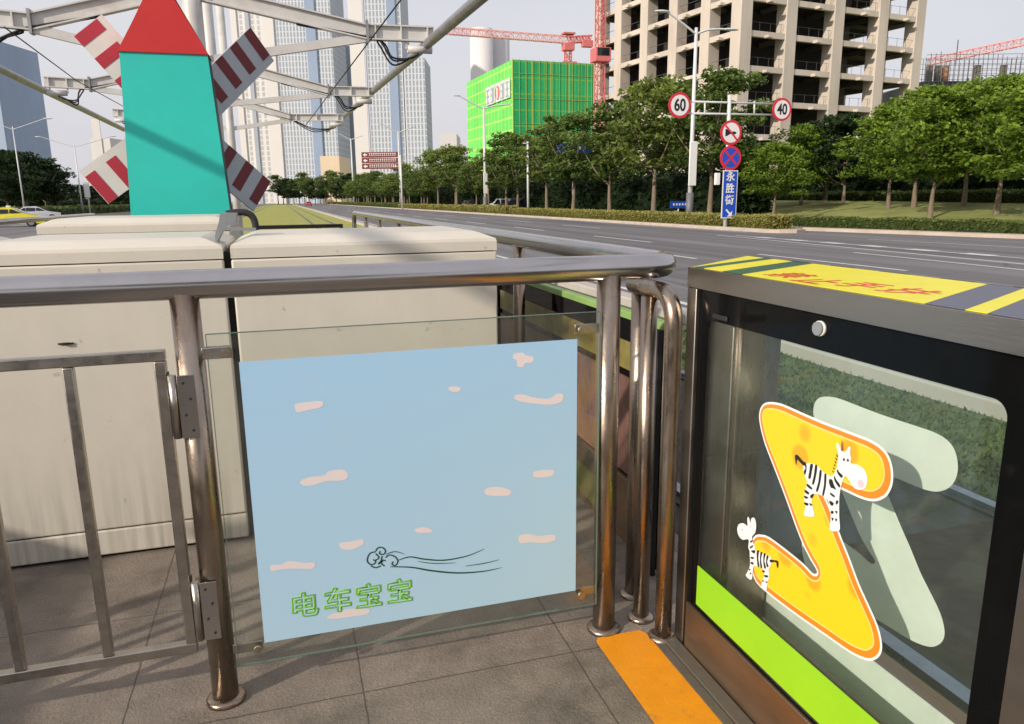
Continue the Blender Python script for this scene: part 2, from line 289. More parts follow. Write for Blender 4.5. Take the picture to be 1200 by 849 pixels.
# ------------------------------------------------------------------ geometry builder: one builder = one mesh object
def orient(p, q, upv=Vector((0, 0, 1))):
    d = (q-p).normalized()
    if abs(d.dot(upv)) > .999: upv = Vector((0, 1, 0))
    x = d.cross(upv).normalized(); y = x.cross(d)
    return d, x, y
class B:
    def __init__(s): s.bm = bmesh.new(); s.mi = 0; s.mats = []
    def m(s, mt):
        if mt not in s.mats: s.mats.append(mt)
        s.mi = s.mats.index(mt); return s
    def _f(s, vs, smooth=False):
        try: f = s.bm.faces.new(vs)
        except ValueError: return None
        f.material_index = s.mi; f.smooth = smooth; return f
    def box(s, x0, x1, y0, y1, z0, z1, bev=0, seg=2, M=None):
        vs = [s.bm.verts.new((x, y, z)) for z in (z0, z1) for y in (y0, y1) for x in (x0, x1)]
        fs = [s._f([vs[i] for i in q]) for q in ((0, 2, 3, 1), (4, 5, 7, 6), (0, 1, 5, 4), (2, 6, 7, 3), (0, 4, 6, 2), (1, 3, 7, 5))]
        if M is not None:
            for v in vs: v.co = M @ v.co
        if bev:
            es = {e for f in fs for e in f.edges}
            r = bmesh.ops.bevel(s.bm, geom=list(es), offset=bev, segments=seg, affect='EDGES', profile=.5)
            for f in r['faces']: f.material_index = s.mi; f.smooth = True
        return s
    def bar(s, p, q, w, h, upv=Vector((0, 0, 1)), bev=0):
        p, q = Vector(p), Vector(q); d, x, y = orient(p, q, upv)
        M = Matrix((x, y, d)).transposed().to_4x4(); M.translation = p
        return s.box(-w/2, w/2, -h/2, h/2, 0, (q-p).length, bev, 2, M)
    def ibeam(s, p, q, w, h, t=.012):
        p, q = Vector(p), Vector(q); d, x, y = orient(p, q)
        s.bar(p+y*(h/2), q+y*(h/2), w, t); s.bar(p-y*(h/2), q-y*(h/2), w, t); s.bar(p, q, t, h-t*1.02); return s
    def tube(s, pts, r, seg=16, caps=True, radii=None):
        pts = [Vector(p) for p in pts]; n = len(pts); rings = []; x = None
        for i in range(n):
            t = (pts[min(i+1, n-1)]-pts[max(i-1, 0)]).normalized()
            if x is None:
                x = t.cross(Vector((0, 0, 1)));  x = x if x.length > .01 else t.cross(Vector((0, 1, 0)))
            x = (x - t*x.dot(t)).normalized(); y = t.cross(x); rr = radii[i] if radii else r
            rings.append([s.bm.verts.new(pts[i] + x*(rr*math.cos(2*math.pi*k/seg)) + y*(rr*math.sin(2*math.pi*k/seg))) for k in range(seg)])
        for a, b in zip(rings, rings[1:]):
            for k in range(seg): s._f((a[k], a[(k+1) % seg], b[(k+1) % seg], b[k]), True)
        if caps: s._f(rings[0][::-1]); s._f(rings[-1])
        return s
    def cyl(s, p, q, r, seg=20, r2=None): return s.tube([p, q], r, seg, True, [r, r2 if r2 is not None else r])
    def ball(s, c, r, sc=(1, 1, 1), u=16, v=10):
        res = bmesh.ops.create_uvsphere(s.bm, u_segments=u, v_segments=v, radius=r)
        for w in res['verts']: w.co = Vector((w.co.x*sc[0], w.co.y*sc[1], w.co.z*sc[2])) + Vector(c)
        for f in {f for w in res['verts'] for f in w.link_faces}: f.material_index = s.mi; f.smooth = True
        return s
    def prism(s, pts, off, sides=True):
        """polygon pts (3D) extruded by vector off"""
        a = [s.bm.verts.new(p) for p in pts]; off = Vector(off); b = [s.bm.verts.new(Vector(p)+off) for p in pts]; n = len(a)
        s._f(a); s._f(b[::-1])
        for i in range(n): s._f((a[i], b[i], b[(i+1) % n], a[(i+1) % n]))
        return s
    def face(s, pts): s._f([s.bm.verts.new(p) for p in pts]); return s
    def build(s, name, parent=None, mt=None, fix=True):
        me = bpy.data.meshes.new(name)
        if fix: bmesh.ops.recalc_face_normals(s.bm, faces=s.bm.faces[:])
        s.bm.to_mesh(me); s.bm.free()
        for x in (s.mats or [mt]): me.materials.append(x)
        o = bpy.data.objects.new(name, me); COL.objects.link(o)
        if parent is not None:
            o.parent = parent
            if not parent.get('_local'):
                w = Vector((0, 0, 0)); p = parent
                while p: w += p.location; p = p.parent
                me.transform(Matrix.Translation(-w))
            else: o['_local'] = 1
        return o
def tag(o, label=None, cat=None, group=None, kind=None):
    for k, v in (('label', label), ('category', cat), ('group', group), ('kind', kind)):
        if v: o[k] = v
    return o
def thing(name, label, cat, loc=(0, 0, 0), rz=0, group=None, local=False):
    o = bpy.data.objects.new(name, None); COL.objects.link(o); o.location = loc; o.rotation_euler = (0, 0, rz); o.empty_display_size = .2
    if local: o['_local'] = 1
    return tag(o, label, cat, group)
def solo(b, name, label, cat, loc, group=None):
    """a thing that is one mesh with its origin at its base"""
    o = b.build(name); o.data.transform(Matrix.Translation(-Vector(loc))); o.location = loc; return tag(o, label, cat, group)
def copy_tree(o, parent=None):
    c = o.copy(); COL.objects.link(c); c.parent = parent
    for ch in o.children: copy_tree(ch, c)
    return c
def arc(c, a, b, n=8):
    """quarter bend: points from c+a to c+b, a and b perpendicular"""
    c, a, b = Vector(c), Vector(a), Vector(b)
    return [c + a*math.cos(math.pi/2*i/n) + b*math.sin(math.pi/2*i/n) for i in range(n+1)]
def smooth_loop(pts, n=6, closed=True):
    out = []; N = len(pts)
    for i in range(N if closed else N-1):
        p0, p1, p2, p3 = [Vector(pts[j % N]) if closed else Vector(pts[max(0, min(N-1, j))]) for j in (i-1, i, i+1, i+2)]
        for k in range(n):
            t = k/n; out.append(.5*((2*p1)+(p2-p0)*t+(2*p0-5*p1+4*p2-p3)*t*t+(3*p1-p0-3*p2+p3)*t**3))
    if not closed: out.append(Vector(pts[-1]))
    return out
def glyphs(body, size, mt, parent, name, M, off=0, extrude=0.0, sx=1.0, spacing=1.0, outline=0):
    """real lettering from Blender's built-in font, as a mesh; M takes local x (right), y (up), z (outwards) to the world"""
    cu = bpy.data.curves.new(name, 'FONT'); cu.body = body; cu.size = size; cu.align_x = 'CENTER'; cu.align_y = 'CENTER'; cu.offset = off; cu.extrude = extrude; cu.space_character = spacing
    if outline: cu.fill_mode = 'NONE'; cu.bevel_depth = outline; cu.bevel_resolution = 1
    t = bpy.data.objects.new(name, cu); COL.objects.link(t); bpy.context.view_layer.update()
    me = bpy.data.meshes.new_from_object(t.evaluated_get(bpy.context.evaluated_depsgraph_get())); bpy.data.objects.remove(t); bpy.data.curves.remove(cu)
    me.materials.clear(); me.materials.append(mt)
    me.transform(M @ Matrix.Diagonal((sx, 1, 1, 1)))
    o = bpy.data.objects.new(name, me); COL.objects.link(o)
    if parent is not None:
        w = Vector((0, 0, 0)); p = parent
        while p: w += p.location; p = p.parent
        if not parent.get('_local'): me.transform(Matrix.Translation(-w))
        o.parent = parent
    return o
def frame(x, y, origin):
    x = Vector(x); y = Vector(y); z = x.cross(y).normalized()
    M = Matrix((x, y, z)).transposed().to_4x4(); M.translation = Vector(origin); return M

# ================================================================== SETTING
def sheet(name, pts, z, mt, kind='structure'):
    b = B().m(mt); b.face([(x, y, z) for x, y in pts]); o = b.build(name); tag(o, kind=kind); return o
sheet('ground', [(-3500, -300), (3500, -300), (3500, 5500), (-3500, 5500)], GZ-.02, EARTH)
sheet('road', [(5.75, -20), (21.3, -20), (21.3, 395), (5.75, 395)], GZ-.008, ASPH)
sheet('side_road', [(21.3, -20), (30, -20), (28.3, 15), (26.9, 22), (24.2, 34.8), (24.3, 395), (23.3, 395), (23.3, 30.4), (21.3, 30.2)], GZ-.008, ASPH)
sheet('left_road', [(-28, -20), (-7.6, -20), (-7.6, 395), (-28, 395)], GZ-.008, ASPH)
sheet('right_verge', [(24.3, 34.8), (27.0, 22), (28.4, 15), (30.1, -20), (400, -20), (400, 1500), (24.3, 1500)], GZ-.012, LAWN)
sheet('left_verge', [(-400, -20), (-28.2, -20), (-28.2, 1500), (-400, 1500)], GZ-.012, LAWN)
# sloping lawn under the right-hand trees
b = B().m(LAWN)
prev = None
for i in range(13):
    t = i/12; y = 60-46*t
    row = [b.bm.verts.new((25.6+3.2*t+dx, y, GZ-.01+h)) for dx, h in ((0, 0), (2.5, .35), (6, .80), (12, 1.25), (40, 1.6))]
    if prev:
        for k in range(4): b._f((prev[k], prev[k+1], row[k+1], row[k]), True)
    prev = row
tag(b.build('lawn'), kind='structure')
# tramway bed on the right side of the platform: turf, soil, two rails
sheet('track_bed', [(1.5, -6), (3.72, -6), (3.72, 15.5), (1.5, 15.5)], GZ-.004, SOIL)
sheet('track_turf', [(3.72, -6), (5.1, -6), (5.1, 15.5), (3.72, 15.5)], GZ-.004, NEARTURF)
sheet('turf_strip', [(-7.2, 15.5), (5.1, 15.5), (5.1, 395), (-7.2, 395)], GZ-.004, TURF)
b = B().m(RAILM)
for x in (2.08, 3.57, -4.4, -5.9):
    b.m(RAILM).box(x-.034, x+.034, -6, 394, GZ-.02, GZ+.035)
    b.m(RAILD).box(x-.09, x-.036, -6, 394, GZ-.02, GZ+.012); b.box(x+.036, x+.10, -6, 394, GZ-.02, GZ+.012)
tag(b.build('tram_rails'), kind='structure')
b = B().m(CONC).box(5.1, 5.42, -20, 395, GZ-.05, GZ+.13, .02); b.box(5.424, 5.75, -20, 395, GZ-.05, GZ+.004)
tag(b.build('track_kerb'), kind='structure')
b = B().m(KERB).box(21.3, 21.95, 30.4, 394, GZ-.05, GZ+.14, .03)
pl = [(21.3, 30.4), (21.6, 29.6), (22.3, 29.3), (23.0, 29.6), (23.3, 30.4)]
b.prism([(x, y, GZ-.05) for x, y in pl], (0, 0, .19))
tag(b.build('kerb'), kind='structure')
b = B().m(KERB); pts = [(24.0, 60), (24.0, 34.8), (24.6, 31.4), (26.6, 22), (28.0, 15), (29.8, -5)]
for p, q in zip(pts, pts[1:]):
    b.bar((p[0], p[1], GZ+.06), (q[0], q[1], GZ+.06), .9, .14)
tag(b.build('pavement_edge'), kind='structure')
# platform
b = B().m(PAVE).box(-3.35, 1.485, -8, 15, GZ-.1, 0, .008); tag(b.build('platform'), kind='structure')
# painted lane lines
b = B().m(PAINTW)
def line(p, q, w, z=GZ-.004):
    p, q = Vector((p[0], p[1], z)), Vector((q[0], q[1], z)); s_ = (q-p).cross(Vector((0, 0, 1))).normalized()*(w/2); b.face([p-s_, q-s_, q+s_, p+s_])
for k in range(-3, 30): line((13.33, 13.6+k*12.4+(.0)), (13.33, 19.2+k*12.4), .14)
for k in range(-2, 29): line((10.87, 18.5+k*12.4), (10.87, 24.2+k*12.4), .14)
for k in range(1, 28): line((17.0, 27+k*12.4), (17.0, 33+k*12.4), .14)
line((6.1, -10), (6.1, 390), .14); line((20.9, 31), (20.9, 390), .14)
line((18.3, 29.5), (16.9, 12.5), .13); line((18.95, 29), (18.35, 10), .12); line((16.2, 18.6), (15.5, 10), .12)
for k in range(9): line((18.82-.045*k, 27.2-k*2.05), (18.80-.045*k, 26.2-k*2.05), .42, GZ-.001)
line((21.5, 24), (22.6, 12), .1)
for k in range(26): line((-14, 10+k*14), (-14, 16+k*14), .14); line((-21, 14+k*14), (-21, 20+k*14), .14)
tag(b.build('road_markings'), kind='structure')
b = B().m(ORANGE); b.face([(.853, -1, .004), (1.026, -1, .004), (1.026, 1.965, .004), (1.012, 1.985, .004), (.866, 1.985, .004), (.853, 1.965, .004)]); tag(b.build('yellow_line'), kind='structure')

# grass between the tracks (seen through the door glass)
def blades(name, n, fx, h, mt, zb):
    b = B().m(mt); lay = b.bm.loops.layers.float_color.new('tone')
    for _ in range(n):
        x, y = fx(); a = random.random()*6.28; w = random.uniform(.004, .009)*1.6; hh = h*random.uniform(.4, 1.2); le = random.uniform(-.03, .03); t = random.random()
        f = b._f([b.bm.verts.new(p) for p in ((x-math.cos(a)*w, y-math.sin(a)*w, zb), (x+math.cos(a)*w, y+math.sin(a)*w, zb), (x+le, y+random.uniform(-.03, .03), zb+hh))])
        for l in f.loops: l[lay] = (t, t, t, 1)
    o = b.build(name, fix=False); return tag(o, 'short green grass growing beside the tram rail behind the door glass', 'grass', kind='stuff')
blades('grass', 9000, lambda: (random.uniform(3.7, 5.09), random.uniform(2.2, 8.5)), .035, LEAF, GZ-.004)

def on_depth_(px, D):
    dr = ray(px, 236); h = dr.x*math.sin(YAW)+dr.y*math.cos(YAW); return CAM+dr*(D/h)
# ================================================================== FOLIAGE
def leaves(b, lay, c, r, n, size, tone, flat=1.0):
    for _ in range(n):
        while True:
            v = Vector((random.uniform(-1, 1), random.uniform(-1, 1), random.uniform(-1, 1)))
            if v.length < 1: break
        v = v.normalized()*(.45+.55*random.random())
        p = Vector(c)+Vector((v.x*r[0], v.y*r[1], v.z*r[2])); s_ = size*random.uniform(.6, 1.35)
        e = Euler((random.uniform(-.9, .9), random.uniform(-.9, .9), random.uniform(0, 6.28))).to_matrix()
        a, c2 = e @ Vector((s_, 0, 0)), e @ Vector((0, s_*.55, 0))
        f = b._f([b.bm.verts.new(q) for q in (p-a, p-c2, p+a, p+c2)])
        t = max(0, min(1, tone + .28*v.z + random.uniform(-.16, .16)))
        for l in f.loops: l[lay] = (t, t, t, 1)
def tree_meshes(kind, h, spread, clear, mt, seed, nclump=95, nleaf=48, leaf=.17, tiers=True):
    random.seed(seed)
    t = B().m(TRUNK); r = .10+.012*h; lean = random.uniform(-.15, .15)
    top = Vector((lean, random.uniform(-.2, .2), h*.62)); fork = Vector((lean*.4, 0, clear*random.uniform(.75, .95)))
    t.tube(smooth_loop([(0, 0, -.3), (0.02, 0, .25), fork*.55, fork, (fork+top)/2+Vector((.1, 0, 0)), top], 4, False), r, 9, True, None) if False else None
    path = smooth_loop([(0, 0, -.3), (.02, .01, .4), tuple(fork*.6), tuple(fork), tuple((fork+top)/2+Vector((.12, -.05, 0))), tuple(top)], 4, False)
    t.tube(path, r, 9, True, [r*(1.35 if i == 0 else 1.0-.78*i/(len(path)-1)) for i in range(len(path))])
    ends = []
    nl = random.randint(5, 7)
    for k in range(nl):
        a = k*6.283/nl+random.uniform(-.4, .4); rr = spread*random.uniform(.45, .8); z0 = fork.z + (top.z-fork.z)*random.uniform(0, .7)
        p0 = Vector((fork.x, 0, z0)); p2 = Vector((math.cos(a)*rr, math.sin(a)*rr, z0+h*random.uniform(.16, .34))); p1 = (p0+p2)/2+Vector((0, 0, -.12*h*.3))
        pp = smooth_loop([tuple(p0), tuple(p1), tuple(p2)], 4, False); t.tube(pp, .05, 6, True, [r*.5*(1-.8*i/(len(pp)-1)) for i in range(len(pp))]); ends.append(p2)
    trunk = t.build('trunk')
    c = B().m(mt); lay = c.bm.loops.layers.float_color.new('tone')
    zc0 = clear*.95; ch = h-zc0
    for k in range(nclump):
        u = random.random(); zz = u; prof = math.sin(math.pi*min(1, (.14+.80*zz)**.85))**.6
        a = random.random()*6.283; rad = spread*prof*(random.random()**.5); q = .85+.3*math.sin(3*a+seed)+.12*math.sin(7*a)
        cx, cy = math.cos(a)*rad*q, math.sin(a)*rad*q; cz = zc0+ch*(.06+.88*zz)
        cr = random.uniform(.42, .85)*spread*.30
        tone = .30+.42*zz+.16*(rad/max(.1, spread))+random.uniform(-.16, .16)  # lighter to the top and outside; inner crown shade put into leaf colour
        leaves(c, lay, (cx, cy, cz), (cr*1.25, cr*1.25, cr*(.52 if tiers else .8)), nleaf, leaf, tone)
    crown = c.build('crown', fix=False)
    return trunk, crown
TREEP = []
def tree_proto(*a, **k):
    tr, cr = tree_meshes(*a, **k); TREEP.append((tr.data, cr.data)); bpy.data.objects.remove(tr); bpy.data.objects.remove(cr)
H0 = 8.0
for sd, sp_, cl_, nc_, lf_ in ((11, 3.1, 2.5, 95, LEAF), (12, 3.5, 2.9, 110, LEAF2), (13, 2.6, 2.3, 80, LEAF), (14, 3.4, 2.6, 100, LEAF), (15, 2.9, 3.0, 85, LEAF2)): tree_proto('street', H0, sp_, cl_, lf_, sd, nclump=nc_, nleaf=46)              # 0-4 dark street trees
for sd in (21, 22, 23): tree_proto('bright', 7.5, 3.4, 2.0, LEAFB, sd, nclump=150, nleaf=60, leaf=.15)              # 5-7 sunlit bushy trees
for sd in (31, 32): tree_proto('dark', 7.0, 3.3, 1.6, LEAFD, sd, nclump=110, nleaf=44, leaf=.2)        # 8-9
tree_proto('yellow', 8.6, 3.6, 2.2, LEAFY, 41, nclump=120, nleaf=50, leaf=.17)                       # 10
for sd in (51, 52): tree_proto('young', 6.2, 2.3, 2.2, LEAFB, sd, nclump=70, nleaf=44, leaf=.13)       # 11-12
random.seed(99)
def tree(x, y, v, label, s=1.0, group=None, z=GZ, name='street_tree'):
    o = thing(name, label, 'tree', (x, y, z), random.uniform(0, 6.28), group)
    o.scale = (s*random.uniform(.95, 1.05),)*2+(s,)
    for nm, me in (('trunk', TREEP[v][0]), ('crown', TREEP[v][1])):
        c = bpy.data.objects.new(nm, me); COL.objects.link(c); c.parent = o
    return o
# row along the main road: the near ones one by one, the far ones as a group
near = [(832, 1.24, 'tall dark street tree just left of the blue street name board'),
        (766, 1.27, 'tall dark street tree left of the big double arm lamp post'),
        (714, 1.2, 'dark street tree with slim pale trunk below the red tower crane mast'),
        (672, 1.2, 'dark street tree in front of the right end of the green netted building'),
        (641, 1.15, 'street tree just right of the thin white post by the hedge'),
        (607, 1.12, 'street tree under the left corner of the green netted building, beside the white parked car')]
for i, (px, s, lb) in enumerate(near):
    XT = 27.6 if i == 0 else 26.0; p = onx(px, 248, XT); tree(XT, p.y, i % 5, lb, s)
for k in range(30):
    y = 89+k*7.6
    tree(25.6+random.uniform(-.9, .9), y+random.uniform(-1.6, 1.6), random.randrange(5), 'dark green street tree in the long row receding behind the roadside hedge', random.uniform(.86, 1.28), 'street trees in the far row along the road')
for k in range(26):
    y = 52+k*10.5
    tree(33.5+random.uniform(-1, 1), y, random.choice((8, 9, 0, 2)), 'dark tree filling in behind the roadside tree row', random.uniform(.85, 1.3), 'dark trees behind the roadside row', name='background_tree')
right = [(872, 30, 12, .8, 'small young tree behind the blue street name sign'),
         (907, 29.5, 5, .70, 'low green tree directly under the round 40 sign with slim forked trunk'),
         (938, 35, 7, .86, 'mid green tree between the 40 sign and the darker narrow tree'),
         (966, 38, 9, 1.0, 'dark narrow tree in front of the concrete frame building'),
         (987, 36, 9, .98, 'dark tree with a thick short trunk on the lawn left of the bright bushy trees'),
         (1040, 34, 5, .92, 'green tree with pale trunk just left of the brightest bushy tree'),
         (1070, 35, 6, 1.02, 'bright green bushy tree behind the forked one on the lawn'),
         (1090, 31, 6, .98, 'brightest green bushy tree with forked pale trunk on the lawn'),
         (1128, 36, 7, 1.02, 'bright green tree just right of the forked trunk tree'),
         (1168, 33, 5, .98, 'large green tree near the right end of the lawn with thin dark trunk'),
         (1204, 31, 7, .92, 'large green tree at the right edge of the picture')]
for px, X, v, s, lb in right:
    p = onx(px, 250, X); tree(X, p.y, v, lb, s*.87, z=GZ+.10*(X-25.6), name='park_tree')
p = onx(1195, 240, 44); tree(44, p.y, 10, 'tall yellow green tree rising highest behind the right lawn', .93, z=.4, name='park_tree')
p = onx(1140, 240, 50); tree(50, p.y, 10, 'yellow green tree showing above the bushy trees left of the tallest one', .72, z=.4, name='park_tree')
for px in (880, 925, 975, 1025, 1075, 1125, 1175, 1225): p = onx(px, 240, 46); tree(46, p.y, random.choice((8, 9)), 'dark tree in the shade behind the right lawn', random.uniform(.72, .85), 'dark trees behind the right lawn', z=.3, name='background_tree')
# left side of the picture
for i, (px, X, s, v) in enumerate(((-14, -36, 1.12, 8), (10, -38, 1.1, 9), (33, -39, 1.16, 8), (55, -38, 1.08, 9), (-2, -46, 1.25, 9), (22, -48, 1.2, 8), (47, -50, 1.25, 9), (70, -40, .95, 9))):
    p = onx(px, 250, X); tree(X, p.y, v, 'large dark tree beside the road on the far left', s*1.25, 'dark trees on the far left')
for k in range(14): tree(-37, 190+k*13, 8+k % 2, 'distant dark tree in the row along the left road', 1.25, 'distant trees along the left road')
for k in range(16): tree(-70+k*.5, 240+k*16, 8+k % 2, 'far off tree in the tree line beyond the left road', 1.2, 'far tree line on the left')
# far end of the avenue
for k in range(17):
    q_ = on_depth_(326+k*6.2, 430-k*8); tree(q_.x, q_.y, (0, 3, 8, 2, 9)[k % 5], 'far tree at the end of the avenue below the glass towers', random.uniform(1.7, 2.2)-.02*k, 'far trees below the towers')
# dark shrub belt
def belt(name, label, path, w, h, n, mt, leaf, z=GZ, solid=True, cat='shrubs', kind=None, group=None, base=None):
    """clipped hedge or belt: a core body with many leaf faces over its faces"""
    b = B().m(mt); lay = b.bm.loops.layers.float_color.new('tone')
    segs = [(Vector((p[0], p[1], z)), Vector((q[0], q[1], z))) for p, q in zip(path, path[1:])]
    tot = sum((q-p).length for p, q in segs)
    for c, sgn in ((segs[0][0], -1), (segs[-1][1], 1)):
        d, x, y = orient(*segs[0 if sgn < 0 else -1])
        for _ in range(max(120, int(n*.03))):
            pp = c+x*random.uniform(-.5, .5)*w+d*sgn*random.uniform(-.05, .10)*w+Vector((0, 0, h*random.uniform(.02, 1.02))); s_ = leaf*random.uniform(.6, 1.4); e = Euler((random.uniform(-1, 1), random.uniform(-1, 1), random.uniform(0, 6.28))).to_matrix()
            va, vb = e @ Vector((s_, 0, 0)), e @ Vector((0, s_*.5, 0)); f = b._f([b.bm.verts.new(u_) for u_ in (pp-va, pp-vb, pp+va, pp+vb)]); tn = random.uniform(.2, .9)
            for l in f.loops: l[lay] = (tn,)*3+(1,)
    for p, q in segs:
        d, x, y = orient(p, q); Lg = (q-p).length; m_ = max(1, int(Lg/1.2)); rows = []
        for i in range(m_+1):
            c = p+(q-p)*(i/m_); ww = w*.5*.9; hh = h*.9+random.uniform(-.05, .04)*h
            rows.append([b.bm.verts.new(c+x*a+Vector((0, 0, zz))) for a, zz in ((-ww, 0), (-ww, hh*.9), (-ww*.8, hh), (ww*.8, hh), (ww, hh*.9), (ww, 0))])
        for r1, r2 in zip(rows, rows[1:]):
            for k in range(5):
                f = b._f((r1[k], r1[k+1], r2[k+1], r2[k]))
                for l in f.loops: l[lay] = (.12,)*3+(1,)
        for rr in (rows[0], rows[-1]):
            f = b._f(rr)
            if f:
                for l in f.loops: l[lay] = (.12,)*3+(1,)
        for _ in range(int(n*Lg/tot)):
            t = random.random()**1.0; c = p+(q-p)*t; k = random.random(); bump = .06*h*math.sin(t*Lg*1.9)+.04*h*math.sin(t*Lg*5.3)
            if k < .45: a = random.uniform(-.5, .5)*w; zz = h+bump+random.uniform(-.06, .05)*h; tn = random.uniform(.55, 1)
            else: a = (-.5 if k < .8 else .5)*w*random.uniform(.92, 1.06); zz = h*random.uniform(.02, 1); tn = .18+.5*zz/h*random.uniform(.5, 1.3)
            pp = c+x*a+Vector((0, 0, zz)); s_ = leaf*random.uniform(.6, 1.4); e = Euler((random.uniform(-1, 1), random.uniform(-1, 1), random.uniform(0, 6.28))).to_matrix()
            va, vb = e @ Vector((s_, 0, 0)), e @ Vector((0, s_*.5, 0))
            f = b._f([b.bm.verts.new(u_) for u_ in (pp-va, pp-vb, pp+va, pp+vb)])
            for l in f.loops: l[lay] = (min(1, tn),)*3+(1,)
    o = b.build(name, fix=False); c0 = Vector((path[0][0], path[0][1], z)); o.data.transform(Matrix.Translation(-c0)); o.location = c0
    return tag(o, label, cat, group, kind)
belt('hedge', 'olive yellow hedge along the road kerb, nearest stretch, ending at the blue street name sign', [(22.6, 31.0), (22.6, 74)], 1.3, .70, 26000, HEDGEY, .075, cat='hedge')
belt('hedge', 'middle stretch of the clipped roadside hedge, in front of the white parked car', [(22.5, 75), (22.5, 150)], 1.5, .85, 12000, HEDGEY, .13, cat='hedge')
belt('hedge', 'far greener stretch of the roadside hedge, reaching towards the red car', [(22.5, 151), (22.5, 390)], 1.5, .95, 12000, HEDGEG, .24, cat='hedge')
belt('hedge', 'dark green clipped hedge curving along the lawn under the right-hand trees', [(24.9, 60), (24.9, 35), (25.5, 31.4), (27.6, 22), (29.2, 13), (30.5, 2)], 1.1, .58, 30000, HEDGEG, .075, cat='hedge')
belt('hedge', 'low green hedge along the far side of the left road', [(-31, 95), (-31, 500)], 2, 1.2, 9000, HEDGEG, .3, cat='hedge')
belt('shrub_belt', 'dark shrubs filling the shade behind the roadside tree row', [(30.0, 44), (30.0, 330)], 2.4, 3.2, 22000, LEAFD, .3, kind='stuff')
belt('shrub_belt', 'dark shrubs in the shade along the back of the right lawn', [(62, 96), (48, 62), (44, 40), (43, 10)], 3, 2.9, 15000, LEAFD, .3, z=0.1, kind='stuff')
belt('shrub_belt', 'low clipped shrubs across the middle of the right lawn', [(41, 60), (39, 38), (38, 22)], 1.2, .6, 8000, HEDGEG, .12, z=.9, kind='stuff')
belt('shrub_belt', 'dark shrubs below the trees on the far left', [(-44, 60), (-44, 420)], 3, 2.4, 9000, LEAFD, .4, kind='stuff')

# ================================================================== BUILDINGS
def on_depth(px, D):
    d = ray(px, 232); h = d.x*math.sin(YAW)+d.y*math.cos(YAW); q = CAM+d*(D/h); return Vector((q.x, q.y, 0))
def zat(px, py, D): return dep(px, py, D).z
# --- concrete frame block under construction
c0, c1, c2 = on_depth(858, 94), on_depth(1064, 108), on_depth(708, 124)
ex = (c1-c0); LX = ex.length; ex.normalize(); ey = Vector((-ex.y, ex.x, 0)); LY = (c2-c0).dot(ey)
frm = thing('concrete_frame_building', 'unfinished bare concrete frame building with open floors and no walls', 'building', (c0.x, c0.y, GZ), math.atan2(ex.y, ex.x), local=True)
FH = 3.93; z0 = .9-GZ; nfl = 11; top = z0+FH*nfl
NX, NY = 4, 5
cw = 1.75
b = B().m(BUILD)
for i in range(NX+1):
    for j in range(NY+1):
        edge = i in (0, NX) or j in (0, NY)
        if not edge and (i+j) % 2: continue
        x, y = i*LX/NX, j*LY/NY; w_ = cw if edge else 1.2
        xx = min(max(x, w_/2), LX-w_/2); yy = min(max(y, w_/2), LY-w_/2)
        c = B().m(BUILD if edge else BUILDD).box(xx-w_/2, xx+w_/2, yy-w_/2, yy+w_/2, 0, top, .05, 1).build('column', frm)
for k in range(nfl+1):
    z = z0+FH*k
    s_ = B().m(BUILDC).box(.65, LX-.65, .65, LY-.65, z-.16, z).m(BUILD)                      # slab
    for (xa, xb, ya, yb) in ((.3, LX-.3, .12, .62), (.3, LX-.3, LY-.62, LY-.12), (.12, .62, .3, LY-.3), (LX-.62, LX-.12, .3, LY-.3)):
        s_.box(xa, xb, ya, yb, z-.66, z+.003)                                     # edge beams
    s_.m(BUILDD)
    for i in range(1, NX): s_.box(i*LX/NX-.25, i*LX/NX+.25, .7, LY-.7, z-.7, z-.163)
    for j in range(1, NY): s_.box(.7, LX-.7, j*LY/NY-.25, j*LY/NY+.25, z-.66, z-.164)
    s_.m(BUILD)
    for i in range(NX): s_.box((i+.52)*LX/NX-.35, (i+.52)*LX/NX+.35, -.6, .11, z-.75, z-.45)   # stubs of the falsework
    for j in range(NY): s_.box(-.6, .11, (j+.52)*LY/NY-.35, (j+.52)*LY/NY+.35, z-.75, z-.45)
    s_.build('floor_slab', frm)
core = B().m(BUILDC).box(LX*.10, LX*.70, LY*.16, LY*.93, 0, top-.5); core.m(BRICKW).box(LX*.05, LX*.3, LY*.62, LY*.66, z0, z0+FH*2.6)  # oversized dark block stands in for shade inside the floors; brick wall beside it
core.m(BUILDC).box(LX*.70+.01, LX*.9, LY*.5, LY*.86, 0, z0+FH*5.2)
core.build('shade_core_and_wall', frm)
for k in range(nfl):
    b = B().m(SCAFD); z = z0+FH*k
    for i in range(NX): b.bar((i*LX/NX+1, .3, z+1.0), ((i+1)*LX/NX-1, .3, z+1.0), .03, .03); None
    for j in range(NY): b.bar((.3, j*LY/NY+1, z+1.0), (.3, (j+1)*LY/NY-1, z+1.0), .05, .05)
    for i in range(NX):
        for q in range(4): xx = i*LX/NX+1.5+q*1.7; b.bar((xx, .3, z), (xx, .3, z+1.05), .03, .03)
    for _ in range(0):
        xx = random.uniform(1.5, LX-2); yy = random.uniform(1, 5); b.box(xx, xx+random.uniform(.4, 2), yy, yy+.6, z+.01, z+random.uniform(.2, 1.0))
    b.build('guard_rail', frm)
mat('pole_olive', (.42, .40, .10), .7, 0, .2, 1)
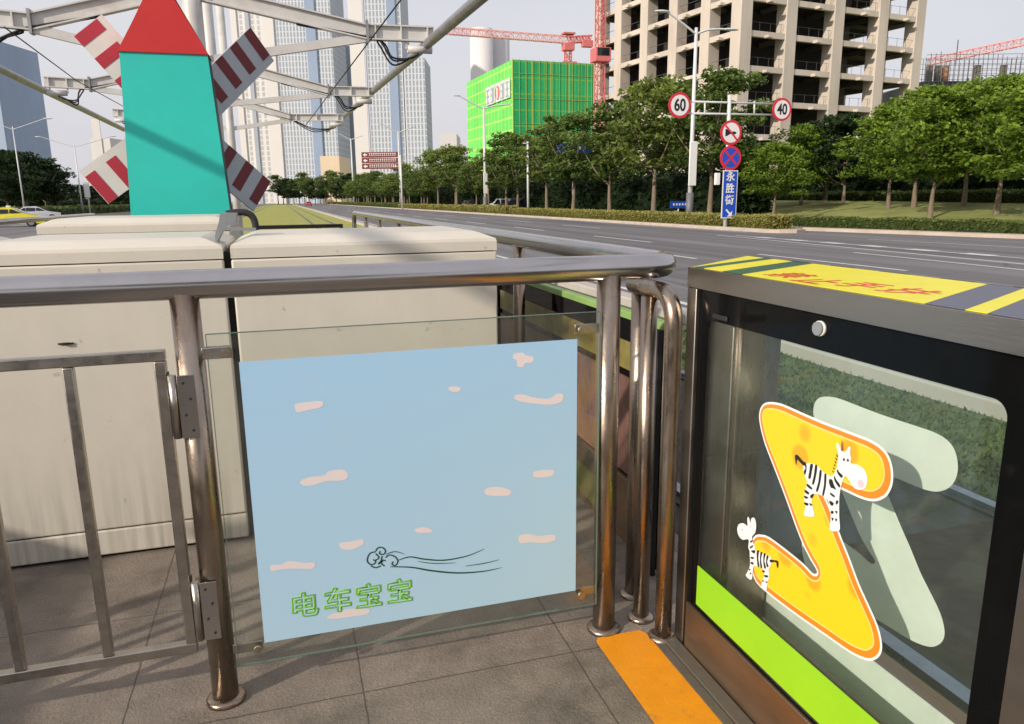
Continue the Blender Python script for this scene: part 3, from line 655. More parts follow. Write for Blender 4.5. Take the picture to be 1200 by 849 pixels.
# --- green netted block
g0, g1, g2 = on_depth(602, 220), on_depth(699, 229), on_depth(537, 260)
ex = (g1-g0); LX = ex.length; ex.normalize(); ey = Vector((-ex.y, ex.x, 0)); LY = (g2-g0).dot(ey)
gz = zat(602, 70, 220)-GZ
gb = thing('netted_building', 'building wrapped in bright green construction netting with yellow poles', 'building', (g0.x, g0.y, GZ), math.atan2(ex.y, ex.x), local=True)
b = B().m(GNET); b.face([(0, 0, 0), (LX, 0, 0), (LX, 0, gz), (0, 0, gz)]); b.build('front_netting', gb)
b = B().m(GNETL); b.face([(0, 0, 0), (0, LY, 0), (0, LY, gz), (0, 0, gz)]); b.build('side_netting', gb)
b = B().m(MT['raw_concrete_dark']).box(.4, LX-.2, .4, LY, 0, gz-1.2); b.m(GNETL).box(.02, LX, .02, LY, gz-.3, gz-.25)
b.build('building_core', gb)
b = B().m(MT['pole_olive'])
for i in range(14): b.bar((i*LX/13, -.15, 0), (i*LX/13, -.15, gz+.4), .09, .09)
for k in range(4): b.bar((0, -.15, gz*(.4+.17*k)), (LX, -.15, gz*(.4+.17*k)), .08, .08)
b.build('scaffold_poles', gb)
# sign boards along the top of the sunlit side: dark strokes on pale squares, a red emblem in the middle
for k, (y0, y1, red) in enumerate(((1.2, 4.7, 0), (5.2, 8.7, 0), (9.3, 13.2, 1), (14.2, 17.9, 0), (18.5, 22.2, 0))):
    b = B().m(MT['sign_white'] if not red else MT['sign_white']); zt = gz-4.6
    b.box(-.5, -.25, y0, y1, zt-5.2, zt)
    if red:
        b.m(MT['crane_red']); cy, cz = (y0+y1)/2, zt-2.7
        b.prism([(-.55, cy+1.7*math.cos(a*math.pi/8), cz+2.0*math.sin(a*math.pi/8)) for a in range(16)], (-.08, 0, 0)); b.m(MT['sign_white']).box(-.72, -.64, cy-.5, cy+.5, cz-1.6, cz+1.4)
    else:
        b.m(MT['hazy_slate_glass'])
        for zz in (.7, 2.5, 4.4): b.box(-.6, -.51, y0+.6, y1-.6, zt-zz-.5, zt-zz)
        b.box(-.62, -.51, (y0+y1)/2-.4, (y0+y1)/2+.4, zt-4.5, zt-.7); 
        if k % 2: b.box(-.62, -.51, y0+.5, y0+1.1, zt-4.6, zt-.6)
    b.build('sign_board', gb)
# --- cranes
def lattice(b, p, q, w, n, t=.09):
    p, q = Vector(p), Vector(q); d, x, y = orient(p, q); h = w/2; cs = [x*h+y*h, -x*h+y*h, -x*h-y*h, x*h-y*h]
    for c in cs: b.bar(p+c, q+c, t*1.5, t*1.5)
    for i in range(n):
        a, e = p+(q-p)*(i/n), p+(q-p)*((i+1)/n)
        for k in range(4):
            c, c2 = cs[k], cs[(k+1) % 4]; b.bar(a+c, a+c2, t, t); b.bar(a+c if i % 2 else a+c2, e+c2 if i % 2 else e+c, t, t)
D = 119; p = on_depth(701, D)
cr = thing('tower_crane', 'red lattice tower crane mast rising against the left side of the concrete frame building', 'crane', (p.x, p.y, GZ))
b = B().m(REDST); lattice(b, (p.x, p.y, GZ), (p.x, p.y, 44), 1.15, 34, .08); b.build('mast', cr)
b = B().m(REDST); zc = zat(703, 62, D); b.box(p.x-1.2, p.x+1.3, p.y-1.2, p.y+1, zc-1.4, zc+.6, .1); b.m(CARGL).box(p.x-.9, p.x+1.0, p.y-1.24, p.y-1.21, zc-.6, zc+.5); b.build('cab', cr)
D = 262; p = on_depth(665, D)
cr = thing('tower_crane', 'hazy red tower crane with long horizontal jib above the green netted building', 'crane', (p.x, p.y, GZ))
zb = zat(665, 47, D)
b = B().m(REDST); lattice(b, (p.x, p.y, GZ), (p.x, p.y, zb-1), 1.8, 24, .18); b.build('mast', cr)
jl, jr = on_depth(528, D), on_depth(692, D)
b = B().m(PINKST); lattice(b, (p.x, p.y, zb), (jl.x, jl.y, zat(528, 36, D)), 2.0, 30, .16); b.build('jib', cr)
b = B().m(REDST); lattice(b, (p.x, p.y, zb), (jr.x, jr.y, zb+.3), 1.8, 8, .2); b.box(jr.x-3.5, jr.x, jr.y-1, jr.y+1, zb-2.4, zb-.4); b.build('counter_jib', cr)
b = B().m(REDST); b.box(p.x-1.8, p.x+1.8, p.y-1.5, p.y+1.5, zb-3.4, zb-1.1, .15); b.box(p.x-2.4, p.x+2.4, p.y-2, p.y+2, zb-7.4, zb-6.9); b.box(p.x-2, p.x+2, p.y-1.6, p.y+1.6, zb+1.6, zb+2.1); b.build('slewing_platform', cr)
D = 210; a_, e_ = on_depth(1072, D), on_depth(1290, D-30)
cr = thing('tower_crane', 'pale red crane boom slanting up behind the scaffolding at the right', 'crane', (e_.x, e_.y, GZ))
b = B().m(PINKST); lattice(b, (a_.x, a_.y, zat(1072, 73, D)), (e_.x, e_.y, zat(1290, 24, D-30)), 1.6, 28, .13); b.build('boom', cr)
b = B().m(PINKST); lattice(b, (e_.x, e_.y, GZ), (e_.x, e_.y, zat(1290, 24, D-30)), 1.8, 16, .15); b.build('mast', cr)
# --- scaffolded block on the right
s0, s1 = on_depth(1068, 150), on_depth(1245, 150)
ex = (s1-s0); LX = ex.length; ex.normalize()
sb = thing('scaffolded_building', 'low grey building under construction wrapped in scaffolding and dark netting', 'building', (s0.x, s0.y, GZ), math.atan2(ex.y, ex.x), local=True)
zt = zat(1130, 95, 150)-GZ
B().m(NET).box(0, LX, 0, 16, 0, zt).build('netted_wall', sb)
b = B().m(SCAF); zt2 = zat(1130, 70, 150)-GZ
for i in range(34):
    x = i*LX/33; b.bar((x, -.4, 0), (x, -.4, zt2+random.uniform(-.3, 1.6)), .09, .09); b.bar((x, 4, zt-1), (x, 4, zt2+random.uniform(-.5, 1)), .08, .08)
for k in range(8): b.bar((0, -.4, zt-2+k*.95), (LX, -.4, zt-2+k*.95), .08, .08); b.bar((0, 4, zt-2+k*.95), (LX, 4, zt-2+k*.95), .07, .07)
for i in range(16, 34):
    for k in range(3): b.bar((i*LX/33, -.4, zt2+k*1.2), (i*LX/33+.9, -.4, zt2+k*1.2), .07, .07) if i > 25 else None
for x in (6.2, 29.3, 24.5): b.bar((x*LX/33, -.5, zt2-1), (x*LX/33, -.5, zt2+3.4), .14, .14)
b.build('scaffolding', sb)
for x in (1.2, 2.6, 3.9, 9.2, 13.6, 19.5):
    B().m(BRICKW if x in (19.5, 3.9) else BUILDD).box(x*LX/26, x*LX/26+.9, 1, 2, zt, zt+3.0).build('column', sb)
# --- distant towers
def tower(name, label, px0, px1, top_py, D, mt, parts=(), depth=40, twist=0, cat='tower', group=None):
    a, e = on_depth(px0, D), on_depth(px1, D); ex = (e-a); W = ex.length; ex.normalize()
    h = zat((px0+px1)/2, top_py, D)-GZ
    o = thing(name, label, cat, (a.x, a.y, GZ), math.atan2(ex.y, ex.x)+twist, group, local=True)
    B().m(mt).box(0, W, 0, depth, 0, h).build('facade', o)
    for nm, f0, f1, m2, hh in parts: B().m(m2).box(W*f0, W*f1, -1.2, -.05, 0, h*hh).build(nm, o)
    return o, W, h
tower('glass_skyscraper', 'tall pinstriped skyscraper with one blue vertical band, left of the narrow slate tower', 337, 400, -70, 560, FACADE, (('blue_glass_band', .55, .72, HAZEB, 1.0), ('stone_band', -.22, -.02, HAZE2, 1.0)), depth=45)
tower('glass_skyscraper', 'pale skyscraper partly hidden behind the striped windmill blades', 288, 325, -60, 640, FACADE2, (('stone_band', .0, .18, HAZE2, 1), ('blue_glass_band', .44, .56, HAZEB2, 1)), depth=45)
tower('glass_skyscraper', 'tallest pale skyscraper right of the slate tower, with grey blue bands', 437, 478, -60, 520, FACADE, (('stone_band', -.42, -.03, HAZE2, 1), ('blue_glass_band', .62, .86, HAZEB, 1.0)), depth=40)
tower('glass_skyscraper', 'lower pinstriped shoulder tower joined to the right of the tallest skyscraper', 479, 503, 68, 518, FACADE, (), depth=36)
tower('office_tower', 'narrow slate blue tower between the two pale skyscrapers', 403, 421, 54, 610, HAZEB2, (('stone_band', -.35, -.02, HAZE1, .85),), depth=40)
tower('office_tower', 'small beige building at the foot of the pale skyscrapers', 378, 400, 183, 430, BEIGE, (), depth=30, cat='building')
tower('office_tower', 'blue glass tower at the left edge of the picture', -24, 19, 46, 330, LBLUE, (('dark_joint', .62, .65, HAZEB2, 1), ('side_glass', .66, 1.0, HAZEB, .985), ('pale_glass_edge', .0, .12, HAZE1, .97)), depth=30)
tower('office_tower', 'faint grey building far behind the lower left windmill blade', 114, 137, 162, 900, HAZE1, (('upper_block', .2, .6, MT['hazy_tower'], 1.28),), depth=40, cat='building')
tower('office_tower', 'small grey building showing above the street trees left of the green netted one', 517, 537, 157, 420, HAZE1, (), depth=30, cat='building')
# hazy round tower behind the green block
p = on_depth(575, 700); hz = zat(575, 35, 700)
o = thing('round_tower', 'hazy round tower behind the green netted building, below the crane jib', 'tower', (p.x, p.y, GZ))
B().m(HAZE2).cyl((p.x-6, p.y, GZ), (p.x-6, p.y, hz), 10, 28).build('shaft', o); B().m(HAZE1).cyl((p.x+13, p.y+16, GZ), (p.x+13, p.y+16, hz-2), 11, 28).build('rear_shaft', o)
# blue hoarding behind the lawn trees
a_, e_ = onx(862, 236, 56), onx(905, 238, 52)
b = B().m(HOARD); b.bar((a_.x, a_.y+6, .2), (e_.x+2, e_.y-3, .2), 2.4, .08, Vector((1, 0, 0)))
b = B().m(HOARD); P0, P1 = Vector((a_.x-1, a_.y+4, GZ)), Vector((e_.x, e_.y-3, GZ)); dd = (P1-P0)
n_ = 14
for i in range(n_):
    q0, q1 = P0+dd*(i/n_), P0+dd*((i+.96)/n_); b.face([q0, q1, q1+Vector((0, 0, 4.3)), q0+Vector((0, 0, 4.3))])
b.bar(P0+Vector((0, .1, 4.3)), P1+Vector((0, .1, 4.3)), .1, .12); solo(b, 'site_hoarding', 'blue metal site hoarding seen between the trees behind the street name sign', 'fence', P0)

# ================================================================== STREET FURNITURE
def lamp(px, py, X, htop, label, arms, r=.11, group=None, panel=False):
    p = onx(px, py, X); o = thing('street_lamp', label, 'street lamp', (p.x, p.y, GZ), 0, group)
    x, y = p.x, p.y
    B().m(POLEW).cyl((x, y, GZ), (x, y, htop), r, 14, r*.6).build('pole', o)
    b = B().m(MT['scaffold_steel']).cyl((x, y, GZ), (x, y, GZ+1.9), r*1.5, 14, r*1.5); b.build('pole_base', o)
    for (dx, dz, lift) in arms:
        pts = smooth_loop([(x, y, htop-.35), (x+dx*.35, y, htop-.1+lift*.2), (x+dx*.75, y, htop+lift*.65), (x+dx, y, htop+lift)], 4, False)
        B().m(POLEW).tube(pts, r*.42, 8, True).build('arm', o)
        s_ = 1 if dx > 0 else -1
        B().m(POLEW).ball((x+dx+s_*.32, y, htop+lift+.02), .5, (1, .32, .16)).build('lamp_head', o)
    if panel: B().m(SIGNW).box(x-.26, x+.26, y-.25, y-.15, 2.0, 4.6, .04).build('banner_panel', o)
    return o
lamp(808, 245, 23.9, onx(818, 32, 23.9).z, 'tall white double arm street lamp in front of the concrete frame building', ((-1.9, 0, .75), (2.0, 0, .0)), .15, panel=True)
lamp(569, 240, 24.3, onx(568, 124, 24.3).z, 'white double arm street lamp in front of the green netted building', ((-3.0, 0, 1.1), (2.6, 0, .2)), .20, panel=True)
lamp(470, 238, 24.3, onx(470, 152, 24.3).z, 'slim double arm street lamp rising behind the brown direction sign', ((-3.2, 0, 1.4), (3, 0, .9)), .25)
lamp(415, 236, 24.3, onx(414, 160, 24.3).z, 'street lamp just left of the brown direction sign', ((-3.6, 0, 1.5), (3.6, 0, .9)), .34, panel=True)
p = onx(379, 236, 24.3); q1, q2 = onx(380, 226, 24.3).z, onx(380, 203, 24.3).z; b = B().m(POLEW).cyl((p.x, p.y, GZ), (p.x, p.y, q2+.6), .28, 10); b.m(SIGNW).box(p.x-.62, p.x+.62, p.y-.4, p.y-.3, q1, q2, .1); solo(b, 'banner_post', 'white banner post by the road left of the brown direction sign', 'post', (p.x, p.y, GZ))
lamp(28, 240, -29, onx(28, 152, -29).z, 'faint street lamp with wide arms at the far left', ((-2.9, 0, .7), (3.4, 0, .9)), .09)
lamp(96, 240, -29, onx(96, 172, -29).z, 'faint distant street lamp left of the lower windmill blade', ((-4.2, 0, 1), (5, 0, 1.2)), .12)
p = onx(104, 236, -28.5); q1, q2 = onx(101, 232, -28.5).z, onx(101, 212, -28.5).z; b = B().m(POLEW).cyl((p.x, p.y, GZ), (p.x, p.y, q2+.4), .12, 10); b.m(SIGNW).box(p.x-.4, p.x+.4, p.y-.4, p.y-.3, q1, q2, .1); solo(b, 'banner_post', 'white banner post beside the left road near the lower windmill blade', 'post', (p.x, p.y, GZ))
p = onx(619, 246, 23.9); b = B().m(POLEW).cyl((p.x, p.y, GZ), (p.x, p.y, onx(619, 166, 23.9).z), .13, 12, .11); b.bar((p.x, p.y, onx(619, 168, 23.9).z), (p.x-.5, p.y, onx(619, 168, 23.9).z), .12, .12); solo(b, 'camera_post', 'thin plain white post at the hedge in front of the green netted building', 'post', (p.x, p.y, GZ))
# brown direction sign
D = 135; pl_, pr_ = dep(424, 190, D), dep(468, 190, D)
post = dep(471.5, 238, D)
o = thing('direction_sign', 'brown road direction sign of three boards on a white post', 'sign', (post.x, post.y, GZ))
B().m(POLEW).cyl((post.x, post.y, GZ), (post.x, post.y, zat(471, 182, D)), .16, 12).build('post', o)
b = B().m(POLEW)
for py in (185, 195): z = zat(465, py, D); b.bar((post.x, post.y, z), (pl_.x, pl_.y+.25, z), .1, .1)
b.build('bracket', o)
ax = (pr_-pl_); ax.z = 0; W = ax.length; ax.normalize(); nrm = Vector((ax.y, -ax.x, 0))
for k in range(3):
    z1, z2 = zat(446, 178.4+k*6.8, D), zat(446, 184.6+k*6.8, D); q = Vector((pl_.x, pl_.y, 0))
    bd = B().m(SIGNBR); c = q+Vector((0, 0, z2)); M = frame(ax, (0, 0, 1), c)
    bd.box(0, W*.97, 0, z1-z2, -.06, 0, M=M); bo = bd.build('board', o)
    w = B().m(SIGNW); hh = z1-z2
    w.prism([M @ Vector(v) for v in ((W*.04, hh*.5, .01), (W*.10, hh*.85, .01), (W*.10, hh*.15, .01))], nrm*.02); w.box(W*.10, W*.15, hh*.38, hh*.62, .01, .03, M=M)
    x = W*.20
    while x < W*.90:
        ww = W*.045
        if not (W*.66 < x < W*.70):
            w.box(x, x+ww*.85, hh*.66, hh*.80, .01, .03, M=M); w.box(x+ww*.3, x+ww*.5, hh*.3, hh*.66, .01, .03, M=M); w.box(x, x+ww*.85, hh*.3, hh*.4, .01, .03, M=M)
        x += ww*1.25
    w.build('lettering', bo)
# sign post with the speed limits, at the end of the hedge
SX = 21.62; base = onx(848, 264, SX); SY = base.y
def sp(px, py): return ony(px, py, SY)
o = thing('traffic_sign_post', 'white post with round 60 and 40 signs and a blue street name board', 'sign', (base.x, SY, GZ))
top_ = sp(855, 112)
B().m(POLEW).cyl((sp(851, 240).x, SY, GZ), (top_.x, SY, top_.z), .10, 14, .09).build('post', o)
b = B().m(POLEW)
for ly, ry in ((119, 122), (133, 135)): b.tube([sp(800, ly), sp(855, (ly+ry)/2), sp(910, ry)], .05, 8)
for px in (826, 884): b.tube([sp(px, 119), sp(px, 135)], .045, 8)
b.build('crossbar', o)
def ring(b, c, r0_, r1_, y, n=36):
    for i in range(n):
        a0, a1 = i*2*math.pi/n, (i+1)*2*math.pi/n
        b.face([(c.x+r0_*math.cos(a0), y, c.z+r0_*math.sin(a0)), (c.x+r1_*math.cos(a0), y, c.z+r1_*math.sin(a0)), (c.x+r1_*math.cos(a1), y, c.z+r1_*math.sin(a1)), (c.x+r0_*math.cos(a1), y, c.z+r0_*math.sin(a1))])
def disc(c, r, kind, label):
    y = SY-.14
    b = B().m(SIGNR).cyl((c.x, y, c.z), (c.x, y+.04, c.z), r, 36); d = b.build('round_sign', o); tag(d, label)
    f = B().m(SIGNB if kind == 'stop' else SIGNW).cyl((c.x, y-.006, c.z), (c.x, y-.002, c.z), r*.80, 36)
    f.build('sign_face', d)
    if kind in ('60', '40'):
        glyphs(kind, r*1.30, SIGNK, d, 'numerals', frame((1, 0, 0), (0, 0, 1), (c.x, y-.012, c.z-r*.02)), off=r*.035, sx=.80)
    elif kind == 'horn':
        h = B().m(SIGNK); yy = y-.010
        h.prism([(c.x+r*a, yy, c.z+r*b2) for a, b2 in ((-.55, .28), (-.42, .28), (-.1, .08), (.35, .10), (.5, 0), (.35, -.14), (-.1, -.1), (-.42, -.28), (-.55, -.28))], (0, -.004, 0)); h.build('horn_symbol', d)
        s_ = B().m(SIGNR); s_.bar((c.x-r*.56, yy-.01, c.z+r*.56), (c.x+r*.56, yy-.01, c.z-r*.56), r*.15, .005, Vector((0, 1, 0))); s_.build('slash', d)
    else:
        for sg in (1, -1):
            s_ = B().m(SIGNR); s_.bar((c.x-r*.57, y-.012-sg*.003, c.z+sg*r*.57), (c.x+r*.57, y-.012-sg*.003, c.z-sg*r*.57), r*.17, .004, Vector((0, 1, 0))); s_.build('slash', d)
rr = (sp(808, 124).x-sp(782, 124).x)/2
disc(sp(795, 124), rr, '60', 'round speed limit sign reading 60'); disc(sp(914.5, 129), rr*.93, '40', 'round speed limit sign reading 40')
disc(sp(855, 156), rr, 'horn', 'round no horn sign'); disc(sp(854.5, 185.5), rr, 'stop', 'round blue no stopping sign with red cross')
a_, e_ = sp(843, 256), sp(863, 200)
b = B().m(SIGNW).box(a_.x, e_.x, SY-.16, SY-.13, a_.z, e_.z); nb = b.build('street_name_board', o)
B().m(SIGNB).box(a_.x+.05, e_.x-.05, SY-.17, SY-.162, a_.z+.05, e_.z-.05).build('blue_face', nb)
hh = (e_.z-a_.z)
for k, ch in enumerate('永胜街'):
    glyphs(ch, .50, SIGNW, nb, 'lettering', frame((1, 0, 0), (0, 0, 1), ((a_.x+e_.x)/2, SY-.178, e_.z-hh*(.14+.245*k))), off=.012)
b = B().m(SIGNW); c = Vector(((a_.x+e_.x)/2, SY-.178, a_.z+hh*.11)); b.bar(c+Vector((-.17, 0, .17)), c+Vector((.08, 0, -.08)), .09, .006, Vector((0, 1, 0)))
b.prism([c+Vector(v) for v in ((.18, 0, -.18), (.18, 0, .10), (-.10, 0, -.18))], (0, -.006, 0)); b.build('arrow', nb)
B().m(SIGNW).box(sp(838, 210).x, sp(843, 210).x-.01, SY-.1, SY+.1, sp(840, 217).z, sp(840, 203).z, .02).build('control_box', o)
# small blue signs in the shade
for px, py, w, h, lb in ((672, 174, 3.3, .95, 'blue hanging road sign half hidden among the leaves of the street trees'), (796, 240, 1.4, .5, 'small blue sign standing low behind the hedge near the big lamp post')):
    c = onx(px, py, 27.5); b = B().m(SIGNB).box(c.x-w/2, c.x+w/2, c.y, c.y+.05, c.z-h/2, c.z+h/2)
    b.m(SIGNW)
    for k in range(5): xx = c.x-w*.36+k*w*.17; b.box(xx, xx+w*.09, c.y-.012, c.y-.003, c.z-h*.12, c.z+h*.18)
    b.m(POLEW).cyl((c.x, c.y+.12, GZ), (c.x, c.y+.12, c.z+h/2), .06, 10); solo(b, 'road_sign', lb, 'sign', (c.x, c.y, GZ))

# ================================================================== CARS
def make_car(label, loc, rz, paint, suv=False, group=None, taxi=False):
    o = thing('parked_car' if not taxi else 'taxi', label, 'car', (loc[0], loc[1], GZ), rz, group, local=True)
    Lc, W, Ht = (4.7, 1.85, 1.68) if suv else (4.6, 1.8, 1.46)
    if suv: prof = [(-2.3, .42), (-2.33, .75), (-2.22, 1.02), (-2.05, 1.55), (-1.8, 1.66), (.2, 1.68), (.55, 1.58), (1.15, 1.10), (2.05, .98), (2.28, .80), (2.33, .45), (2.2, .28), (-2.2, .28)]
    else: prof = [(-2.25, .42), (-2.27, .78), (-2.1, .98), (-1.6, 1.02), (-.95, 1.40), (-.4, 1.46), (.25, 1.44), (1.05, 1.0), (2.0, .84), (2.22, .66), (2.26, .4), (2.15, .24), (-2.15, .24)]
    pr2 = smooth_loop([(x, 0, z) for x, z in prof], 3)
    b = B().m(paint); rows = []
    for fy, ins in ((-1, 0), (-.9, 0), (0, 0), (.9, 0), (1, 0)):
        row = []
        for v in pr2:
            t = max(0, (v.z-.9)/(Ht-.9)); y = fy*W/2*(1-.20*t); sh = .985 if abs(fy) == 1 else 1.0
            row.append(b.bm.verts.new((v.x*sh, y, .6+(v.z-.6)*sh)))
        rows.append(row)
    n = len(pr2)
    for r1, r2 in zip(rows, rows[1:]):
        for k in range(n): b._f((r1[k], r1[(k+1) % n], r2[(k+1) % n], r2[k]), True)
    b._f(rows[0]); b._f(rows[-1][::-1]); body = b.build('body', o)
    zl = (1.02, Ht-.14)
    for s_ in (-1, 1):
        for (xa, xb, xc, xd) in (((-1.95, -1.0, -1.0, -1.72), (-.93, .02, .02, -.93), (.10, 1.02, .42, .10)) if suv else ((-1.45, -.85, -.85, -.98), (-.78, .02, .02, -.78), (.10, .92, .30, .10))):
            g = B().m(CARGL); y0 = s_*(W/2*(1-.20*(1.02-.9)/(Ht-.9))+.004); y1 = s_*(W/2*(1-.20*(Ht-.14-.9)/(Ht-.9))+.004)
            g.face([(xa, y0, zl[0]), (xb, y0, zl[0]), (xc, y1, zl[1]), (xd, y1, zl[1])]); g.build('window', o)
        for x in (-1.42, 1.42):
            w = B().m(TYRE).cyl((x, s_*(W/2-.2), .32), (x, s_*(W/2+.012), .32), .33, 22).build('wheel', o); B().m(RIM).cyl((x, s_*(W/2+.014), .32), (x, s_*(W/2+.03), .32), .21, 16).build('rim', w)
        B().m(LAMPW).ball((2.2, s_*.66, .70 if not suv else .84), .16, (.5, 1.3, .6)).build('headlight', o)
        B().m(LAMPR).ball((-2.22, s_*.68, .86 if not suv else 1.0), .15, (.4, 1.2, .9)).build('tail_light', o)
    y = W*.36; g = B().m(CARGL)
    if suv: g.face([(1.12, -y*1.05, 1.14), (1.12, y*1.05, 1.14), (.62, y, 1.57), (.62, -y, 1.57)]); 
    else: g.face([(1.06, -y*1.05, 1.03), (1.06, y*1.05, 1.03), (.36, y, 1.42), (.36, -y, 1.42)])
    g.build('windscreen', o); g = B().m(CARGL)
    if suv: g.face([(-2.19, -y, 1.1), (-2.19, y, 1.1), (-2.08, y*.95, 1.52), (-2.08, -y*.95, 1.52)])
    else: g.face([(-1.62, -y, 1.05), (-1.62, y, 1.05), (-1.0, y*.95, 1.40), (-1.0, -y*.95, 1.40)])
    g.build('rear_window', o)
    if taxi: B().m(SIGNW).box(-.15, .1, -.3, .3, Ht, Ht+.14, .03).build('roof_sign', o)
    return o
p = onx(586, 241, 27.5); make_car('white car parked behind the hedge, left of the black one', (27.5, p.y), R(172), CARW, True)
p = onx(603, 241, 27.4); make_car('black car parked behind the hedge just right of the white car', (27.4, p.y), R(176), CARK, True)
p = onx(549, 239, 27.6); make_car('dark car half hidden among tree trunks left of the white parked car', (27.6, p.y), R(90), CARK)
make_car('yellow taxi on the left road behind the low railing', (onz(14, 266, GZ).x, onz(14, 266, GZ).y), R(8), CARY, taxi=True)
make_car('white car just beyond the yellow taxi on the left road', (onz(42, 259, GZ).x, onz(42, 259, GZ).y), R(20), CARW)
p = onx(331, 238, 8.4); make_car('small distant red car driving at the end of the road', (8.4, p.y if 60 < p.y < 400 else 260), R(90), CARR)

# ================================================================== PLATFORM RAILINGS
YF = 2.033; ZR = 1.178; RX = 1.13
o = thing('platform_railing', 'thick round stainless steel railing crossing the platform and turning along its edge', 'railing', (-.253, YF, 0))
r_ = .11
pts = [(-2.6, YF, ZR), (-1.5, YF, ZR), (-.25, YF, ZR), (.9, YF, ZR), (RX-r_, YF, ZR)] + arc((RX-r_, YF+r_, ZR), (0, -r_, 0), (r_, 0, 0), 10)[1:] + [(RX, 2.6, ZR), (RX, 4, ZR), (RX, 8, ZR), (RX, 12.7, ZR)] + arc((RX, 12.7, ZR-.22), (0, 0, .22), (0, .22, 0), 8)[1:] + [(RX, 12.92, 0)]
B().m(STEELR).tube(pts, .0375, 28).build('top_rail', o)
def post(b, x, y, zt, r, fl=True):
    b.cyl((x, y, 0), (x, y, zt), r, 26)
    if fl: b.tube([(x, y, 0), (x, y, .008), (x, y, .013), (x, y, .018)], r, 26, True, [r+.018, r+.018, r+.014, r+.002])
    return b
for x in (-.253, .907, -1.95): post(B().m(STEEL), x, YF, ZR-.02, .0355).build('post', o)
for y in (2.20, 3.65, 5.05, 6.4, 7.8, 9.4, 11.0): post(B().m(STEEL), RX-.035 if y < 3 else RX, y, ZR-.02, .030).build('post', o)
# short loop rail between the railing corner and the door
o = thing('loop_rail', 'short bent stainless tube rail between the railing corner and the glass door', 'railing', (1.085, 1.93, 0))
zt = 1.105; rb = .085
pts = [(1.075, 2.20, zt), (1.078, 2.10, zt), (1.082, 1.93+rb, zt)] + arc((1.084, 1.93+rb, zt-rb), (0, 0, rb), (0, -rb, 0), 10)[1:] + [(1.085-.018, 1.93, .6), (1.085-.018, 1.93, 0)]
pts = [Vector(p)+Vector((-.0, 0, 0)) for p in pts]
for i in range(len(pts)): pts[i].x = 1.068
B().m(STEEL).tube(pts, .0265, 24).build('bent_tube', o)
post(B().m(STEEL), 1.052, 2.055, zt-.02, .0255).build('upright', o)
B().m(STEEL).tube([(1.068, 1.93, 0), (1.068, 1.93, .008), (1.068, 1.93, .016)], .03, 24, True, [.046, .046, .030]).build('foot_flange', o)
# gate
GX0, GX1 = -1.52, -.325
o = thing('railing_gate', 'low stainless gate of square bars hinged on the railing post at the left', 'gate', (GX1, YF, 0))
def sq(b, p, q, w=.028): return b.bar(p, q, w, w, Vector((0, 1, 0)), .003)
b = B().m(STEELG); sq(b, (GX0, YF, 1.003), (GX1+.014, YF, 1.003)); sq(b, (GX0, YF, .183), (GX1+.014, YF, .183)); sq(b, (GX1, YF, .1965), (GX1, YF, .989)); sq(b, (GX0, YF, .1965), (GX0, YF, .989)); b.build('frame', o)
x = -.5325
while x > GX0+.1: sq(B().m(STEELG), (x, YF, .1975), (x, YF, .988), .0245).build('bar', o); x -= .2065
for za, zb in ((.79, .955), (.215, .385)):
    b = B().m(STEELR).box(-.286, -.244, YF-.0405, YF-.0362, za, zb, .001); b.m(STEELG).cyl((-.298, YF-.030, za), (-.298, YF-.030, zb), .0105, 14)
    b.box(-.309, -.302, YF-.02, YF+.02, za+.01, zb-.01); b.m(RUBBER).box(-.3105, -.3093, YF-.018, YF+.018, za, zb+.002)
    h = b.build('hinge', o)
    s_ = B().m(RUBBER)
    for k in range(4): s_.cyl((-.258-.014*(k % 2), YF-.0425, za+.02+k*(zb-za-.04)/3), (-.258-.014*(k % 2), YF-.0407, za+.02+k*(zb-za-.04)/3), .0035, 8)
    s_.build('screw', h)
# clear glass panel with the poster
YG = 2.006
o = thing('poster_barrier', 'clear glass panel with a sky blue poster clamped between two railing posts', 'panel', (.33, YG, .11))
b = B().m(GLASS).box(-.208, .868, YG, YG+.008, .112, 1.052); b.build('glass', o)
b = B().m(GLEDGE)
for q in ((-.2095, .8695, 1.0525, 1.0545), (-.2095, .8695, .1095, .1115)): b.box(q[0], q[1], YG, YG+.008, q[2], q[3])
for x in (-.2105, .8685): b.box(x, x+.002, YG, YG+.008, .112, 1.052)
b.build('polished_edge', o)
for x, z, d in ((-.165, 1.005, -1), (-.155, .158, -1), (.808, 1.003, 1), (.814, .155, 1)):
    b = B().m(STEELG); xa, xb = (x+.014, -.225) if d < 0 else (x-.014, .88); b.box(min(xa, xb), max(xa, xb), YG+.012, YG+.017, z-.015, z+.015, .003)
    c = b.build('clamp', o)
    if d < 0 and z > .5: B().m(STEELG).box(-.222, x+.016, YG-.006, YG-.001, z-.015, z+.015, .002).build('front_plate', c)
    s_ = B().m(SCREW).cyl((x, YG-.012, z), (x, YG-.0005 if not (d < 0 and z > .5) else YG-.0065, z), .0115, 18); s_.m(STEELG).tube([(x, YG-.0128, z), (x, YG-.0124, z)], .006, 6); s_.build('screw', c)
PA = [ony(*q, YG-.0015) for q in ((280, 422), (671, 396), (672, 688), (312, 745))]
x0, x1, z0_, z1_ = -.136, .797, .172, .977
b = B().m(PSKY).box(x0, x1, YG-.0016, YG-.0004, z0_, z1_); po = b.build('poster', o); tag(po, 'sky blue poster with pale clouds and four green characters')
def on_poster(px, py, k=1): return ony(px, py, YG-.0016-.0005*k)
def blob(pts, mt, parent, name, k=1, n=5, plane=None):
    P = [plane(px, py, k) for px, py in pts]; b = B().m(mt); b.face(smooth_loop(P, n)); return b.build(name, parent, fix=False)
